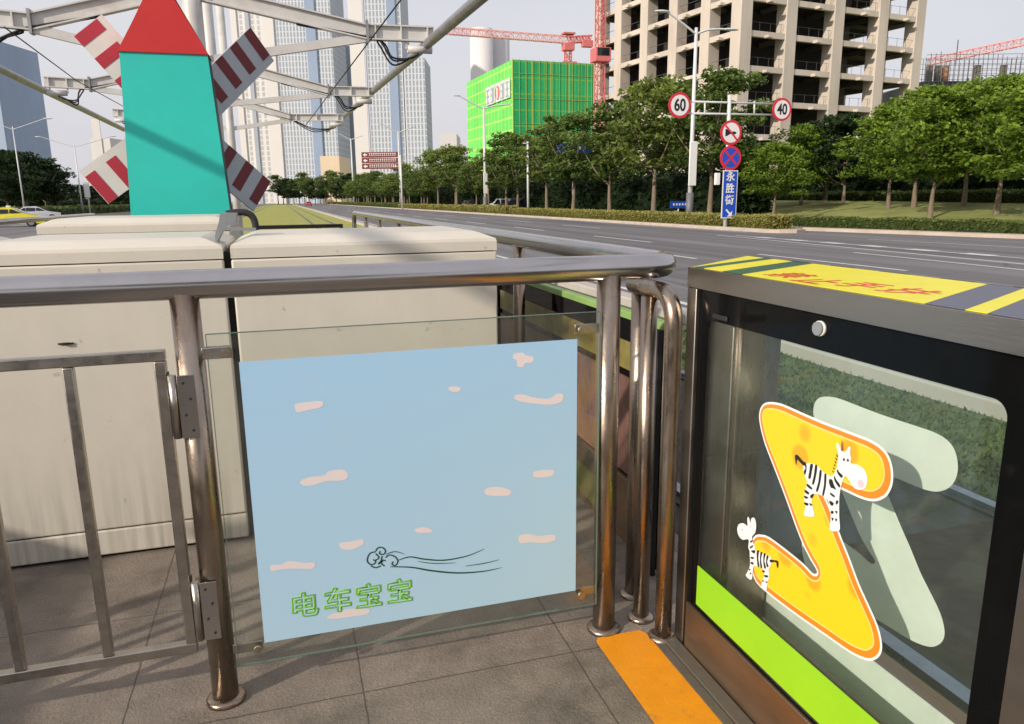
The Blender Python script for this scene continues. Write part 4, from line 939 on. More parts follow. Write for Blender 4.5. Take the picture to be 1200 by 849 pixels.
def zm(lst, ox, oy, s): return [(ox+x/s, oy+y/s) for x, y in lst]
# clouds (outline points read off the photograph)
clouds = [
 zm([(120, 523), (150, 520), (160, 528), (185, 535), (180, 552), (158, 555), (152, 566), (133, 566), (128, 545), (117, 538)], 560, 230, 2.83),
 zm([(122, 662), (150, 658), (185, 668), (235, 672), (262, 656), (283, 658), (278, 682), (240, 692), (180, 688), (130, 678)], 560, 230, 2.83),
 zm([(220, 215), (250, 210), (284, 208), (283, 222), (250, 230), (225, 235), (219, 226)], 240, 370, 2.07),
 zm([(232, 402), (255, 392), (290, 388), (300, 378), (335, 374), (348, 388), (335, 400), (295, 402), (262, 412), (238, 412)], 240, 370, 2.07),
 zm([(797, 380), (820, 375), (846, 376), (844, 388), (820, 393), (800, 392)], 240, 370, 2.07),
 zm([(680, 422), (700, 416), (725, 418), (742, 425), (738, 436), (705, 438), (682, 434)], 240, 370, 2.07),
 zm([(762, 535), (785, 530), (810, 535), (848, 532), (850, 545), (825, 552), (790, 550), (765, 552)], 240, 370, 2.07),
 zm([(327, 552), (350, 549), (382, 543), (383, 556), (355, 568), (332, 566)], 240, 370, 2.07),
 zm([(160, 606), (185, 604), (205, 596), (240, 600), (266, 600), (262, 614), (220, 614), (185, 616), (162, 620)], 240, 370, 2.07),
 zm([(298, 730), (320, 720), (350, 712), (397, 712), (395, 724), (360, 730), (325, 735), (300, 735)], 240, 370, 2.07),
 zm([(590, 176), (605, 172), (621, 176), (617, 184), (600, 185)], 240, 370, 2.07),
 zm([(510, 518), (530, 513), (548, 518), (552, 526), (535, 527), (514, 526)], 240, 370, 2.07)]
for c in clouds: blob(c, CLOUD, po, 'printed_cloud', 1, 4, on_poster)
# speed lines and the little puff of dust
def stroke(pts, w, mt, parent, name, k, plane, taper=True):
    P = smooth_loop([plane(px, py, k) for px, py in pts], 6, False); b = B().m(mt); n = len(P); L_, R_ = [], []
    for i, p in enumerate(P):
        t = (P[min(i+1, n-1)]-P[max(i-1, 0)]).normalized(); nn = Vector((-t.z, 0, t.x)) if abs(t.y) < .5 and plane is on_poster else Vector((0, -t.z, t.y))
        ww = w*(math.sin(math.pi*min(1, max(0, .08+.92*i/(n-1))))**.6 if taper else 1)/2; L_.append(p+nn*ww); R_.append(p-nn*ww)
    vs = [(b.bm.verts.new(a), b.bm.verts.new(c)) for a, c in zip(L_, R_)]
    for (a, c), (d, e) in zip(vs, vs[1:]): b._f((a, c, e, d))
    return b.build(name, parent, fix=False)
Z3 = lambda l: zm(l, 260, 600, 2.609)
for pts, w in ((Z3([(540, 148), (575, 138), (620, 145), (680, 148), (750, 135), (805, 112)]), .0042), (Z3([(515, 168), (580, 170), (640, 180), (720, 187), (800, 182), (858, 170)]), .005), (Z3([(600, 152), (650, 158), (720, 156)]), .0025), (Z3([(745, 166), (800, 158), (850, 146)]), .0025), (Z3([(500, 130), (530, 122), (560, 130)]), .0025)):
    stroke(pts, w, PDARK, po, 'speed_line', 2, on_poster)
for pts in (Z3([(470, 120), (478, 110), (492, 110), (500, 120), (494, 130), (482, 128), (484, 120)]), Z3([(470, 122), (452, 128), (444, 148), (452, 160), (464, 160), (470, 152), (462, 146)]), Z3([(455, 165), (470, 171), (486, 165)]),
            Z3([(490, 135), (486, 150), (478, 160), (492, 150)]), Z3([(497, 166), (488, 158), (492, 148), (500, 150)]), Z3([(500, 140), (512, 132), (530, 138), (538, 152), (530, 164), (520, 160), (524, 152)]), Z3([(470, 128), (480, 140), (470, 148)])):
    stroke(pts, .0036, PDARK, po, 'dust_curl', 2, on_poster, False)
# four outlined characters along the bottom
for ch, (px, py), rot in zip('电车宝宝', ((356, 711.5), (395.5, 705.5), (432, 700.5), (468, 695)), (0, 0, 0, 0)):
    c = on_poster(px, py, 3)
    M = frame((1, 0, -.012), (.012, 0, 1), c)
    glyphs(ch, .078, PSKY, po, 'character_fill', frame((1, 0, -.012), (.012, 0, 1), on_poster(px, py, 2)), off=.001)
    g_ = glyphs(ch, .078, PGREEN, po, 'green_character', M @ Matrix.Diagonal((1, 1, .15, 1)), off=.0012, outline=.0023)

# ================================================================== CABINETS
def cabinet(xa, xb, y0, y1, h, label, seam=.075, lid=.062):
    o = thing('equipment_cabinet', label, 'cabinet', ((xa+xb)/2, (y0+y1)/2, 0))
    B().m(DARKGAP).box(xa+.02, xb-.02, y0+.02, y1-.02, 0, .02).build('base_gap', o)
    B().m(CREAM).box(xa, xb, y0, y1, .012, .115, .006).build('plinth', o)
    B().m(CREAM).box(xa, xb, y0, y1, .119, h-.085, .008, 3).build('body', o)
    B().m(DARKGAP).box(xa+.012, xb-.012, y0+.012, y1-.012, .1, .125).build('seam', o); B().m(DARKGAP).box(xa+.012, xb-.012, y0+.012, y1-.012, h-.088, h-.078).build('seam', o)
    # lid with sloping shoulders
    zl, zs, zt_ = h-.081, h-.03, h; ins = .075
    b = B().m(CREAM); rings = []
    for z, i_ in ((zl, 0), (zs-.012, 0), (zs, .004), (zt_-.006, ins-.012), (zt_, ins+.01)):
        rings.append([b.bm.verts.new(v) for v in ((xa+i_, y0+i_, z), (xb-i_, y0+i_, z), (xb-i_, y1-i_, z), (xa+i_, y1-i_, z))])
    for r1, r2 in zip(rings, rings[1:]):
        for k in range(4): b._f((r1[k], r1[(k+1) % 4], r2[(k+1) % 4], r2[k]))
    b._f(rings[0][::-1]); b._f(rings[-1]); b.build('lid', o)
    return o
YC = 3.1
cabinet(-.205, .862, YC, 3.92, 1.247, 'cream metal cabinet behind the blue poster, right of the black joint')
cabinet(-1.115, -.232, YC, 3.92, 1.247, 'cream metal cabinet behind the gate, left of the black joint, with a dark handle slot')
cabinet(-2.05, -1.13, YC, 3.92, 1.247, 'cream metal cabinet at the far left edge behind the gate')
cabinet(-1.29, -.30, 4.7, 5.7, 1.30, 'lower cream cabinet in the second row under the teal windmill')
b = B().m(DARKGAP).box(-.2315, -.2055, 3.14, 3.9, .0, 1.19); solo(b, 'joint_seal', 'black joint between the two cream cabinets', 'seal', (-.218, 3.5, 0))
p = ony(77, 403, YC-.004); b = B().m(DARKGAP).box(p.x-.026, p.x+.026, YC-.006, YC-.001, p.z-.003, p.z+.003, .001); b.box(p.x-.01, p.x+.01, YC-.012, YC-.001, p.z-.004, p.z+.004); solo(b, 'handle_slot', 'small dark handle slot on the left cream cabinet', 'handle', (p.x, YC, p.z))
# grey bracket and black conduit above the joint
o = thing('conduit_bracket', 'grey plastic bracket with a black bent conduit at the cabinet joint', 'bracket', (-.22, 3.4, 1.2))
b = B().m(GREYPL); b.prism([ony(px, py, 3.2) for px, py in ((252, 289), (262, 268), (276, 262), (277, 250), (258, 250), (256, 262), (252, 275))], (0, .12, 0)); b.bar(ony(262, 268, 3.19), ony(300, 269, 3.19), .016, .012); b.build('clip', o)
pts = smooth_loop([ony(px, py, 4.2) for px, py in ((265, 251), (278, 249), (290, 250), (297, 256), (300, 268), (300, 280))], 5, False)
B().m(RUBBER).tube(pts, .018, 10).build('conduit', o)
# low black bar barrier beyond the cabinets
o = thing('low_barrier', 'thin black horizontal bar barrier beyond the cream cabinets', 'barrier', (.15, 9.6, 0))
B().m(BLACKFR).box(-.36, .70, 9.58, 9.62, 1.055, 1.10, .008).build('bar', o)
for x in (-.34, .68): B().m(BLACKFR).box(x-.02, x+.02, 9.58, 9.62, 0, 1.053).build('leg', o)
# left railing on the opposite platform edge
o = thing('edge_railing', 'stainless railing along the left platform edge in front of the taxi', 'railing', (-3.2, 9, 0))
B().m(STEELR).tube([(-3.2, 9.2, 1.18), (-3.2, 15, 1.18)], .036, 16).build('top_rail', o)
for y in (10.15, 12.2, 14.4): B().m(STEEL).cyl((-3.2, y, 0), (-3.2, y, 1.16), .03, 14).build('post', o)

# ================================================================== PLATFORM SCREEN DOORS
XD = 1.102
def screen(y0, y1, label, detailed):
    o = thing('platform_screen_door', label, 'platform door', (XD+.2, (y0+y1)/2, 0))
    b = B().m(STEELB)
    if detailed: b.prism([(XD, y0, 1.127), (XD+.385, y0, 1.127), (XD+.385, y1+.30, 1.127), (XD+.14, y1+.10, 1.127), (XD, y1, 1.127)], (0, 0, .0555)); b.box(XD-.0015, XD-.0002, y0+.002, y1-.002, 1.129, 1.1805)
    else: b.box(XD, XD+.385, y0, y1, 1.127, 1.1825, .004, 2)
    b.build('header', o)
    B().m(BRONZE).box(XD+.004, XD+.385, y0+.05, y1-.055, .004, .158, .003).build('kick_panel', o)
    B().m(STEELB).box(XD, XD+.18, y1-.05, y1, 0, 1.1255, .003).build('end_stile', o)
    B().m(STEELB).box(XD, XD+.10, y0, y0+.045, 0, 1.1255, .003).build('stile', o)
    return o
DY0, DY1 = .785, 1.918
d = screen(DY0, DY1, 'half height platform door with a yellow letter Z, two zebras and a lime green band', True)
ya, yb = DY0+.045, DY1-.05; wy0, wy1, wz0, wz1 = .897, 1.818, .165, 1.045
b = B().m(BLACKGL)
def bordered(b, X, t=.008):
    b.box(X, X+t, ya, wy0, .158, 1.127); b.box(X, X+t, wy1, yb, .158, 1.127); b.box(X, X+t, wy0, wy1, wz1, 1.127); b.box(X, X+t, wy0, wy1, .158, wz0)
    # rounded corners of the clear window
    for cy, cz, sy, sz in ((wy0, wz1, 1, -1), (wy1, wz1, -1, -1)):
        r = .03; pts = [(X, cy, cz)]+[(X, cy+sy*(r-r*math.sin(a*math.pi/12)), cz+sz*(r-r*math.cos(a*math.pi/12))) for a in range(7)]
        b.prism(pts, (t, 0, 0))
bordered(b, XD+.012); b.build('black_glass_border', d)
B().m(DOORGL).box(XD+.013, XD+.019, wy0+.001, wy1-.001, wz0+.001, wz1-.001).build('front_glass', d)
XR = XD+.175
b = B().m(BLACKFR).box(XR, XR+.012, ya, wy0-.05, .158, 1.127); b.box(XR, XR+.012, 1.88, yb, .158, 1.127); b.box(XR, XR+.012, wy0-.05, 1.88, 1.075, 1.127); b.build('rear_frame', d)
B().m(DOORGL).box(XR+.003, XR+.009, wy0-.049, 1.879, .16, 1.074).build('rear_glass', d)
b = B().m(STEELB).box(XD+.03, XD+.16, 1.72, 1.862, .16, 1.10, .004); b.m(RUBBER)
for z in (.92,): b.cyl((XD+.028, 1.845, z), (XD+.033, 1.845, z), .006, 10)
b.build('inner_column', d)
B().m(MT['stainless']).box(XD+.03, XD+.16, 1.690, 1.715, .16, 1.10, .003).build('guide_rail', d)
B().m(BANDBACK).box(XR-.004, XR-.001, .90, 1.815, .165, .29).build('rear_band', d)
b = B().m(LIME).box(XD+.009, XD+.0115, .84, 1.812, .176, .302); b.build('lime_band', d)
b = B().m(SIGNW).cyl((XD+.004, 1.356, 1.094), (XD+.012, 1.356, 1.094), .017, 24); b.m(GREYPL).cyl((XD-.002, 1.356, 1.094), (XD+.004, 1.356, 1.094), .015, 24); b.build('round_button', d)
B().m(RUBBER).box(XD+.006, XD+.012, 1.72, 1.79, 1.052, 1.066, .003).build('lock', d)
# ---- the letter and the zebras
def on_door(px, py, k=1): return onx(px, py, XD+.0125-.0006*k)
def on_rear(px, py, k=1):
    q = onx(px, py, XD+.0125); return Vector((XR-.0008*k, q.y, q.z))
Z5 = lambda l: zm(l, 840, 450, 2.427)
zout = Z5([(150, 57), (185, 62), (240, 86), (300, 112), (350, 131), (400, 150), (437, 165), (468, 185), (488, 212), (497, 250), (495, 285), (482, 312), (462, 325), (440, 328), (410, 320), (375, 304), (340, 288), (300, 272),
           (292, 280), (300, 310), (318, 350), (335, 395), (352, 440), (376, 500), (402, 570), (430, 632), (455, 690), (466, 738), (462, 765), (446, 779), (424, 780), (380, 760), (315, 715), (250, 670), (195, 630), (150, 595), (115, 563), (103, 530), (97, 490), (100, 455), (112, 436), (128, 434), (150, 441), (200, 478), (245, 515), (272, 543), (286, 545), (288, 530), (268, 495),
           (248, 455), (230, 410), (212, 360), (190, 300), (165, 235), (140, 170), (127, 120), (124, 88), (132, 65)])
def inset(P, d):
    """pull a YZ outline inwards by d metres"""
    n = len(P); area = sum(P[i].y*P[(i+1) % n].z-P[(i+1) % n].y*P[i].z for i in range(n)); sg = 1 if area > 0 else -1; out = []
    for i in range(n):
        t = (P[(i+1) % n]-P[i-1]).normalized(); out.append(P[i]+Vector((0, -t.z, t.y))*d*sg)
    return out
def letter(plane, mats, parent, name, ks):
    base_ = smooth_loop([plane(px, py, 0) for px, py in zout], 3)
    o = None
    for (mt, ins, sh), k in zip(mats, ks):
        P = inset(base_, ins); dx = plane(900, 500, k).x; b = B().m(mt); b.face([Vector((dx, p.y+sh[0], p.z+sh[1])) for p in P]); q = b.build(name if o is None else {'decal_orange': 'orange_rim', 'decal_pale_orange': 'highlight_line', 'giraffe_print': 'spotted_fill', 'decal_reverse': 'reverse_fill'}.get(mt.name, 'rim'), parent if o is None else o, fix=False)
        o = o or q
    return o
zl = letter(on_door, [(ZWHITE, -.0045, (0, 0)), (ZORANGE, .001, (0, 0)), (ZORL, .0125, (.0035, .0015)), (GIRAFFE, .0165, (.0035, .0015))], d, 'letter_decal', (1, 2, 3, 4))
tag(zl, 'yellow giraffe spotted letter Z with orange rim')
zr = letter(on_rear, [(ZBACK, -.004, (0, 0))], d, 'pale_letter_decal', (2,)); tag(zr, 'pale reverse of a letter Z on the rear glass')
Z6 = lambda l: zm(l, 920, 500, 6.07)
Z7 = lambda l: zm(l, 840, 590, 7.72)
def shape(l, mt, par, name, k, n=4): return blob(l, mt, par, name, k, n, on_door)
# larger zebra
zb_ = Z6([(148, 262), (180, 262), (230, 280), (270, 322), (310, 352), (340, 350), (366, 300), (372, 270), (380, 200), (366, 150), (370, 115), (392, 140), (400, 175), (430, 178), (452, 145), (466, 150), (462, 190), (470, 225), (468, 262), (520, 275), (565, 310), (585, 370), (575, 430), (540, 452), (495, 440), (466, 400), (440, 360), (420, 360), (400, 420), (390, 470), (385, 520), (385, 640), (390, 725), (375, 745), (325, 742), (318, 720), (325, 640), (315, 560), (295, 515), (255, 490), (215, 480), (190, 510), (195, 570), (208, 625), (200, 642), (150, 638), (134, 620), (145, 570), (135, 500), (150, 430), (155, 390), (132, 330), (128, 285)])
z1o = shape(zb_, ZWHITE, zl, 'zebra_picture', 6, 3)
def zs(l, mt=ZBLACK, k=7, nm='stripe', n=4): shape(Z6(l), mt, z1o, nm, k, n)
for l in ([(180, 270), (198, 272), (190, 320), (180, 370), (165, 365), (172, 320)], [(214, 275), (228, 282), (222, 340), (205, 410), (192, 405), (205, 345)], [(246, 315), (260, 320), (250, 400), (232, 462), (220, 455), (236, 395)], [(280, 340), (293, 345), (290, 420), (275, 490), (264, 485), (276, 415)],
          [(140, 270), (152, 275), (150, 320), (140, 345), (132, 320), (144, 300)], [(316, 375), (335, 380), (345, 410), (362, 450), (340, 440), (325, 435), (312, 400)], [(372, 305), (385, 325), (410, 350), (400, 366), (380, 345), (368, 320)], [(352, 350), (362, 375), (390, 415), (385, 435), (362, 405), (348, 375)],
          [(158, 408), (190, 435), (188, 450), (155, 425)], [(142, 450), (170, 470), (165, 485), (140, 468)], [(136, 492), (165, 505), (150, 515), (137, 505)], [(138, 540), (165, 548), (160, 564), (138, 555)], [(180, 490), (205, 478), (195, 505), (182, 510)], [(172, 545), (192, 555), (182, 566)],
          [(322, 470), (352, 492), (350, 505), (322, 485)], [(316, 528), (345, 545), (335, 566), (318, 550)], [(362, 530), (378, 528), (374, 550), (362, 555)], [(328, 600), (345, 605), (340, 622), (326, 618)], [(355, 600), (372, 605), (366, 622)], [(330, 648), (345, 655), (336, 672)], [(355, 655), (370, 660), (362, 678)]): zs(l)
zs([(150, 262), (125, 245), (100, 215), (82, 200), (70, 208), (72, 240), (78, 275), (85, 235), (105, 255), (135, 280)], nm='tail')
for x in (0, 1, 2, 3, 4, 5): zs([(340+6*x, 330-22*x), (334+5*x, 312-24*x), (347+6*x, 322-22*x)], nm='mane', n=1)
zs([(398, 165), (404, 95), (414, 165)], ZBROWN, nm='forelock', n=2); zs([(386, 140), (380, 110), (392, 160)], ZBROWN, nm='forelock', n=2)
zs([(520, 385), (545, 380), (560, 410), (545, 435), (520, 425)], ZPINK, nm='muzzle')
for c in ((418, 235), (446, 240)):
    zs([(c[0]-9, c[1]), (c[0], c[1]-14), (c[0]+9, c[1]), (c[0], c[1]+14)], MT['grey_plastic'], 7, 'eye'); zs([(c[0]-5, c[1]+2), (c[0], c[1]-6), (c[0]+5, c[1]+2), (c[0], c[1]+9)], ZBLACK, 8, 'pupil')
# smaller zebra
zb2 = Z7([(185, 225), (200, 190), (235, 180), (262, 195), (278, 205), (276, 140), (288, 125), (300, 165), (304, 185), (312, 140), (335, 130), (352, 165), (355, 220), (345, 270), (320, 300), (322, 340), (345, 395), (350, 425), (400, 450), (450, 470), (490, 490), (495, 540), (480, 575), (468, 600), (475, 660), (462, 700), (455, 740), (452, 780), (440, 795), (405, 745), (415, 690), (430, 640), (408, 585), (360, 570), (335, 570), (325, 620), (318, 680), (300, 690), (262, 655), (278, 620), (300, 560), (300, 450), (285, 400), (290, 340), (275, 325), (235, 330), (205, 305), (188, 265)])
z2o = shape(zb2, ZWHITE, zl, 'zebra_picture', 6, 3); z1o = z2o
def zt(l, mt=ZBLACK, k=7, nm='stripe', n=4): shape(Z7(l), mt, z2o, nm, k, n)
for l in ([(362, 435), (380, 430), (375, 500), (385, 570), (370, 570), (362, 500)], [(395, 445), (410, 450), (400, 510), (410, 580), (395, 580), (390, 510)], [(425, 455), (440, 462), (430, 520), (445, 585), (428, 585), (420, 520)], [(452, 475), (468, 482), (455, 530), (468, 570), (452, 575), (445, 530)],
          [(310, 430), (345, 425), (340, 455), (315, 440)], [(300, 395), (328, 380), (325, 395), (302, 410)], [(302, 345), (322, 332), (320, 348), (304, 358)], [(308, 485), (335, 490), (330, 505), (308, 500)], [(310, 530), (332, 540), (328, 555), (308, 548)], [(288, 592), (305, 598), (296, 610)], [(296, 628), (312, 632), (304, 646)],
          [(412, 605), (435, 615), (425, 628), (412, 620)], [(428, 650), (465, 655), (455, 672), (430, 664)], [(408, 695), (425, 700), (418, 712)], [(438, 705), (458, 712), (448, 722)]): zt(l)
zt([(480, 510), (520, 515), (548, 520), (556, 545), (550, 590), (540, 560), (538, 538), (515, 532), (485, 535)], nm='tail')
for l in ([(222, 235), (235, 232), (230, 245)], [(300, 205), (308, 202), (306, 215)]): zt(l, MT['grey_plastic'], 7, 'eye', 2)
# hazard tape on top of the door, slanting stripes and the red characters
ZT = 1.1832
xa, xb = XD+.010, XD+.372; sl = .42
def tape(y0f, y1f, mt, name, z=ZT, cap=None, sl=.19):
    """stripe between two slanting edges; y0f/y1f are the positions at the front edge"""
    lo, hi = DY0-1.4, DY1+.0
    pts = [(xa, y0f), (xb, y0f+sl), (xb, y1f+sl), (xa, y1f)]
    pts = [(x, min(y, 1.905+(x-xa)*.9)) for x, y in pts]
    P = []
    for i in range(4):       # clip against the far end of the header
        a, c = pts[i], pts[(i+1) % 4]
        ia, ic = a[1] <= DY1+.33, c[1] <= DY1+.33
        if ia: P.append(a)
        if ia != ic: t = (DY1+.33-a[1])/(c[1]-a[1]); P.append((a[0]+t*(c[0]-a[0]), DY1+.33))
    if len(P) < 3: return
    b = B().m(mt); b.prism([(x, y, z) for x, y in P], (0, 0, .0009)); return b.build(name, d)
ys = [1.99, 1.90, 1.85, 1.755, 1.665]
for i, mt in enumerate((YEL, TGREEN, YEL, TGREEN)): tape(ys[i+1], ys[i], mt, 'hazard_stripe')
tape(1.085, 1.664, YEL, 'yellow_text_tape')
for k, (y0_, y1_) in enumerate(((1.0, 1.084), (.955, .999), (.86, .954), (.81, .859), (.70, .809), (.64, .699), (.53, .639))): tape(y0_, y1_, (TNAVY, YEL)[k % 2], 'hazard_stripe')
b = B().m(BLACKFR)
for k in range(15):
    b.m((BLACKFR, STEELB)[k % 2]).box(XD+.374, XD+.384, DY1+.25-(k+1)*.095, DY1+.248-k*.095, ZT, ZT+.0015)
b.build('rear_edging', d)
for ch, (px, py), mt in zip('禁止手扶', ((922, 323), (955, 330), (1005, 334.5), (1062, 342)), (TRED, TRED, TPINK, TPINK)):
    c = onz(px, py, ZT+.0014); glyphs(ch, .118, mt, d, 'red_character', frame((0, -1, 0), (1, 0, 0), (c.x+.004, c.y, c.z)), off=.0018, sx=.9)
# module further along the same side, out of frame on the right, and the run beyond the railing
d2 = screen(-1.6, DY0-.003, 'next half height platform door module at the right edge of the picture', False)
B().m(BLACKGL).box(XD+.012, XD+.02, -1.55, DY0-.055, .158, 1.1265).build('black_glass', d2)
b = B().m(SILL).box(XD-.045, XD-.002, -1.6, 1.925, .0, .012, .002); b.box(XD-.075, XD-.047, -1.6, 1.90, .0, .006, .001); solo(b, 'door_sill', 'narrow brown metal sill along the foot of the platform door', 'sill', (XD-.03, .2, 0))
o = thing('glass_screen', 'low dark glass screen with lime green top edge beyond the railing corner', 'screen', (1.24, 2.3, 0))
B().m(BLACKGL).box(1.235, 1.255, 2.3, 12.8, .02, .925, .002).build('dark_glass', o)
B().m(MT['green_edge']).box(1.225, 1.265, 2.3, 12.8, .927, .955, .003).build('green_edge', o)
for k in range(6): B().m(BLACKFR).box(1.215, 1.233, 2.3+2.1*k, 2.36+2.1*k, .0, .925, .002).build('mullion', o)
B().m(MT['weathered_sill']).box(1.213, 1.2345, 2.37, 4.38, .03, .30, .002).build('kick_panel', o)
B().m(mat('brown_film', (.16, .085, .07), .4, 0, .35, 4, dirt=(.05, .03, .03), dirt_amt=.7, dscale=7)).box(1.229, 1.2342, 2.38, 4.36, .31, .70).build('printed_film', o)
B().m(mat('olive_film', (.20, .17, .05), .4, 0, .4, 6, dirt=(.04, .03, .02), dirt_amt=.8, dscale=9)).box(1.229, 1.2342, 2.38, 4.36, .73, .84).build('printed_film', o)
# opposite side: screen doors along the left platform edge (outside the frame, they shade the platform)
o = thing('platform_screen_door', 'platform door run along the left platform edge', 'platform door', (-3.2, 0, 0))
B().m(BLACKGL).box(-3.1, -3.08, -8, 7.4, .1, 1.13).build('dark_glass', o); B().m(STEELB).box(-3.32, -3.06, -8, 7.4, 1.132, 1.19, .004).build('header', o); B().m(BRONZE).box(-3.32, -3.06, -8, 7.4, 0, .098).build('kick_panel', o)

# ================================================================== WINDMILL
YW = 6.1
wp = lambda px, py, y=YW: ony(px, py, y)
o = thing('windmill_decoration', 'teal windmill with red roof and four red and white striped blades behind the cabinets', 'windmill', (-.71, YW+.15, 0))
def xleft(z): return -1.009-.0435*(2.41-z)
def xright(z): return -.435+.053*(2.41-z)
DW = .30
b = B().m(TEAL); b.prism([(xleft(0), YW, .0), (xright(0), YW, .0), (xright(2.41), YW, 2.41), (xleft(2.41), YW, 2.41)], (0, .018, 0)); b.build('front_board', o)
b = B().m(TEALD); b.prism([(xright(0), YW+.019, .0), (xright(0), YW+DW, .0), (xright(2.41), YW+DW, 2.41), (xright(2.41), YW+.019, 2.41)], (-.016, 0, 0)); b.prism([(xleft(0), YW+.019, .0), (xleft(0), YW+DW, .0), (xleft(2.41), YW+DW, 2.41), (xleft(2.41), YW+.019, 2.41)], (.016, 0, 0)); b.build('side_board', o)
b = B().m(REDR); b.prism([(-1.02, YW-.012, 2.412), (-.425, YW-.012, 2.412), (-.615, YW-.012, 2.76), (-.665, YW-.012, 2.88), (-.77, YW-.012, 2.88), (-.815, YW-.012, 2.76)], (0, .02, 0)); b.prism([(-1.02, YW+.009, 2.412), (-.425, YW+.009, 2.412), (-.665, YW+.06, 2.88), (-.77, YW+.06, 2.88)], (0, DW-.06, 0)); b.build('roof', o)
hub = Vector((-.708, YW+DW+.03, 1.945))
# each blade: root, tip corner pair measured from the photograph
for (ta, tb) in (((85, 41), (121, 19)), ((292, 33), (321, 71)), ((322, 218), (291, 243)), ((126, 240), (94, 200))):
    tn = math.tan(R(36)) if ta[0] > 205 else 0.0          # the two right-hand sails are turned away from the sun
    def hit(q): dr = ray(*q); t = (hub.y-CAM.y + (CAM.x-hub.x)*tn)/(dr.y-dr.x*tn); return CAM+dr*t
    A, C = hit(ta), hit(tb)       # A: red side corner, C: white margin corner
    tip = (A+C)/2; ax = (tip-hub); Lb = ax.length; ax.normalize(); side = (A-C); side -= ax*side.dot(ax); Wb = side.length; side.normalize()
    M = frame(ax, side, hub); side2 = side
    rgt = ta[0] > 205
    bl = B().m(BLW_SHADE if rgt else BLW).box(.12, Lb, -Wb/2, Wb/2, -.01, .01, M=M).build('blade', o)
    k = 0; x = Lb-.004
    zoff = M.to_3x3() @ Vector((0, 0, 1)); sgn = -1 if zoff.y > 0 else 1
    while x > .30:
        B().m(BLR_SHADE if rgt else BLR).box(x-.086, x, -Wb*.31, Wb*.497, sgn*.0105, sgn*.0135, M=M).build('red_stripe', bl); x -= .187
B().m(BLW).cyl(hub+Vector((0, -.03, 0)), hub+Vector((0, .05, 0)), .07, 20).build('hub', o)

# ================================================================== CANOPY FRAME
o = thing('canopy_frame', 'pale steel canopy frame of Y shaped ribs with long side tubes and cables', 'canopy', (-.5, 6.7, 0))
YR = [7.05, 11.2, 15.3]
ZTB = [2.80, 2.80, 2.80]
TRX, TLX = 1.34, -2.85
for i, y in enumerate(YR):
    xc = ony((230, 247, 262)[i], 60, y).x; cz = 5.2
    B().m(WPAINT).cyl((xc, y, 0), (xc, y, cz), .078 if i == 0 else .07, 18).build('column', o)
    jr = ony(*((430, 38), (385, 107), (340, 138))[i], y); er = ony(*((508, 41), (437, 108), (402, 138))[i], y)
    tr_ = ony(*((262, -2), (300, 84), (266, 116))[i], y); tr0 = jr+(tr_-jr)*1.0; k = (xc-jr.x)/(tr_.x-jr.x); top_r = jr+(tr_-jr)*k
    jl = ony(*((36, 26), (-2000, 0), (-2000, 0))[i], y) if i == 0 else Vector((2*xc-jr.x, y, jr.z))
    if i == 0: tl_ = ony(163, -2, y); k = (xc-jl.x)/(tl_.x-jl.x); top_l = jl+(tl_-jl)*k
    else: top_l = top_r.copy()
    el = Vector((TLX+.1, y, er.z+.01))
    hh, ww = (.115, .07)
    for nm, (a, c, e) in (('rib', (top_r, jr, er)), ('rib', (top_l, jl, el))):
        a = Vector((xc, y, a.z)); bb = B().m(WPAINT); bb.ibeam(a, c, ww, hh, .012); bb.ibeam(c+Vector((.0, 0, 0)), e, ww*1.01, hh*1.01, .012)
        for q in (.12, .5, .9): pt = c+(e-c)*q; bb.bar(pt-Vector((0, 0, hh*.5)), pt+Vector((0, 0, hh*.5)), .012, ww)
        bb.build(nm, o)
    # lower struts from column to joint
    for j_, sg in ((jr, 1), (jl, -1)):
        zlow = j_.z-.30 if i == 0 else j_.z-.22
        B().m(WPAINT).bar((xc, y, zlow), (j_.x-sg*.02, y, j_.z-.05), .045, .07).build('strut', o)
    # hanger, lamp fitting and cable loops next to each side tube
    for sg, e, jj in ((1, er, jr), (-1, el, jl)):
        xt = TRX if sg > 0 else TLX
        f = B().m(WPAINT).cyl((e.x-sg*.24, y, e.z-.13), (e.x-sg*.02, y, e.z-.13), .034, 12); f.bar((e.x-sg*.25, y, e.z-.13), (e.x-sg*.25, y, e.z-.05), .012, .03); f.bar((e.x-sg*.05, y, e.z-.13), (e.x-sg*.05, y, e.z-.05), .012, .03)
        f.build('hanger', o)
        c = B().m(RUBBER)
        for dy, dz, dx in ((-.02, 0, 0), (.015, .03, .03), (.03, -.03, -.02)):
            p0 = Vector((jj.x+sg*.02, y+dy, jj.z-.045)); p3 = Vector((e.x-sg*.14, y+dy, e.z-.17))
            c.tube(smooth_loop([tuple(jj.lerp(Vector((xc, y, (top_r if sg > 0 else top_l).z)), .42)+Vector((0, dy, -.066))), tuple(p0), tuple(p0+Vector((sg*.10+dx, 0, -.04))), tuple(p0.lerp(p3, .5)+Vector((-sg*.02, 0, -.12+dz))), tuple(p3+Vector((-sg*.08, 0, -.035))), tuple(p3)], 5, False), .0085, 7)
        c.build('cable', o)
        cl = B().m(TUBEG); cl.bar(jj+Vector((0, 0, -.09)), jj+Vector((0, 0, .09)), .022, ww*1.3); cl.build('clamp', o)
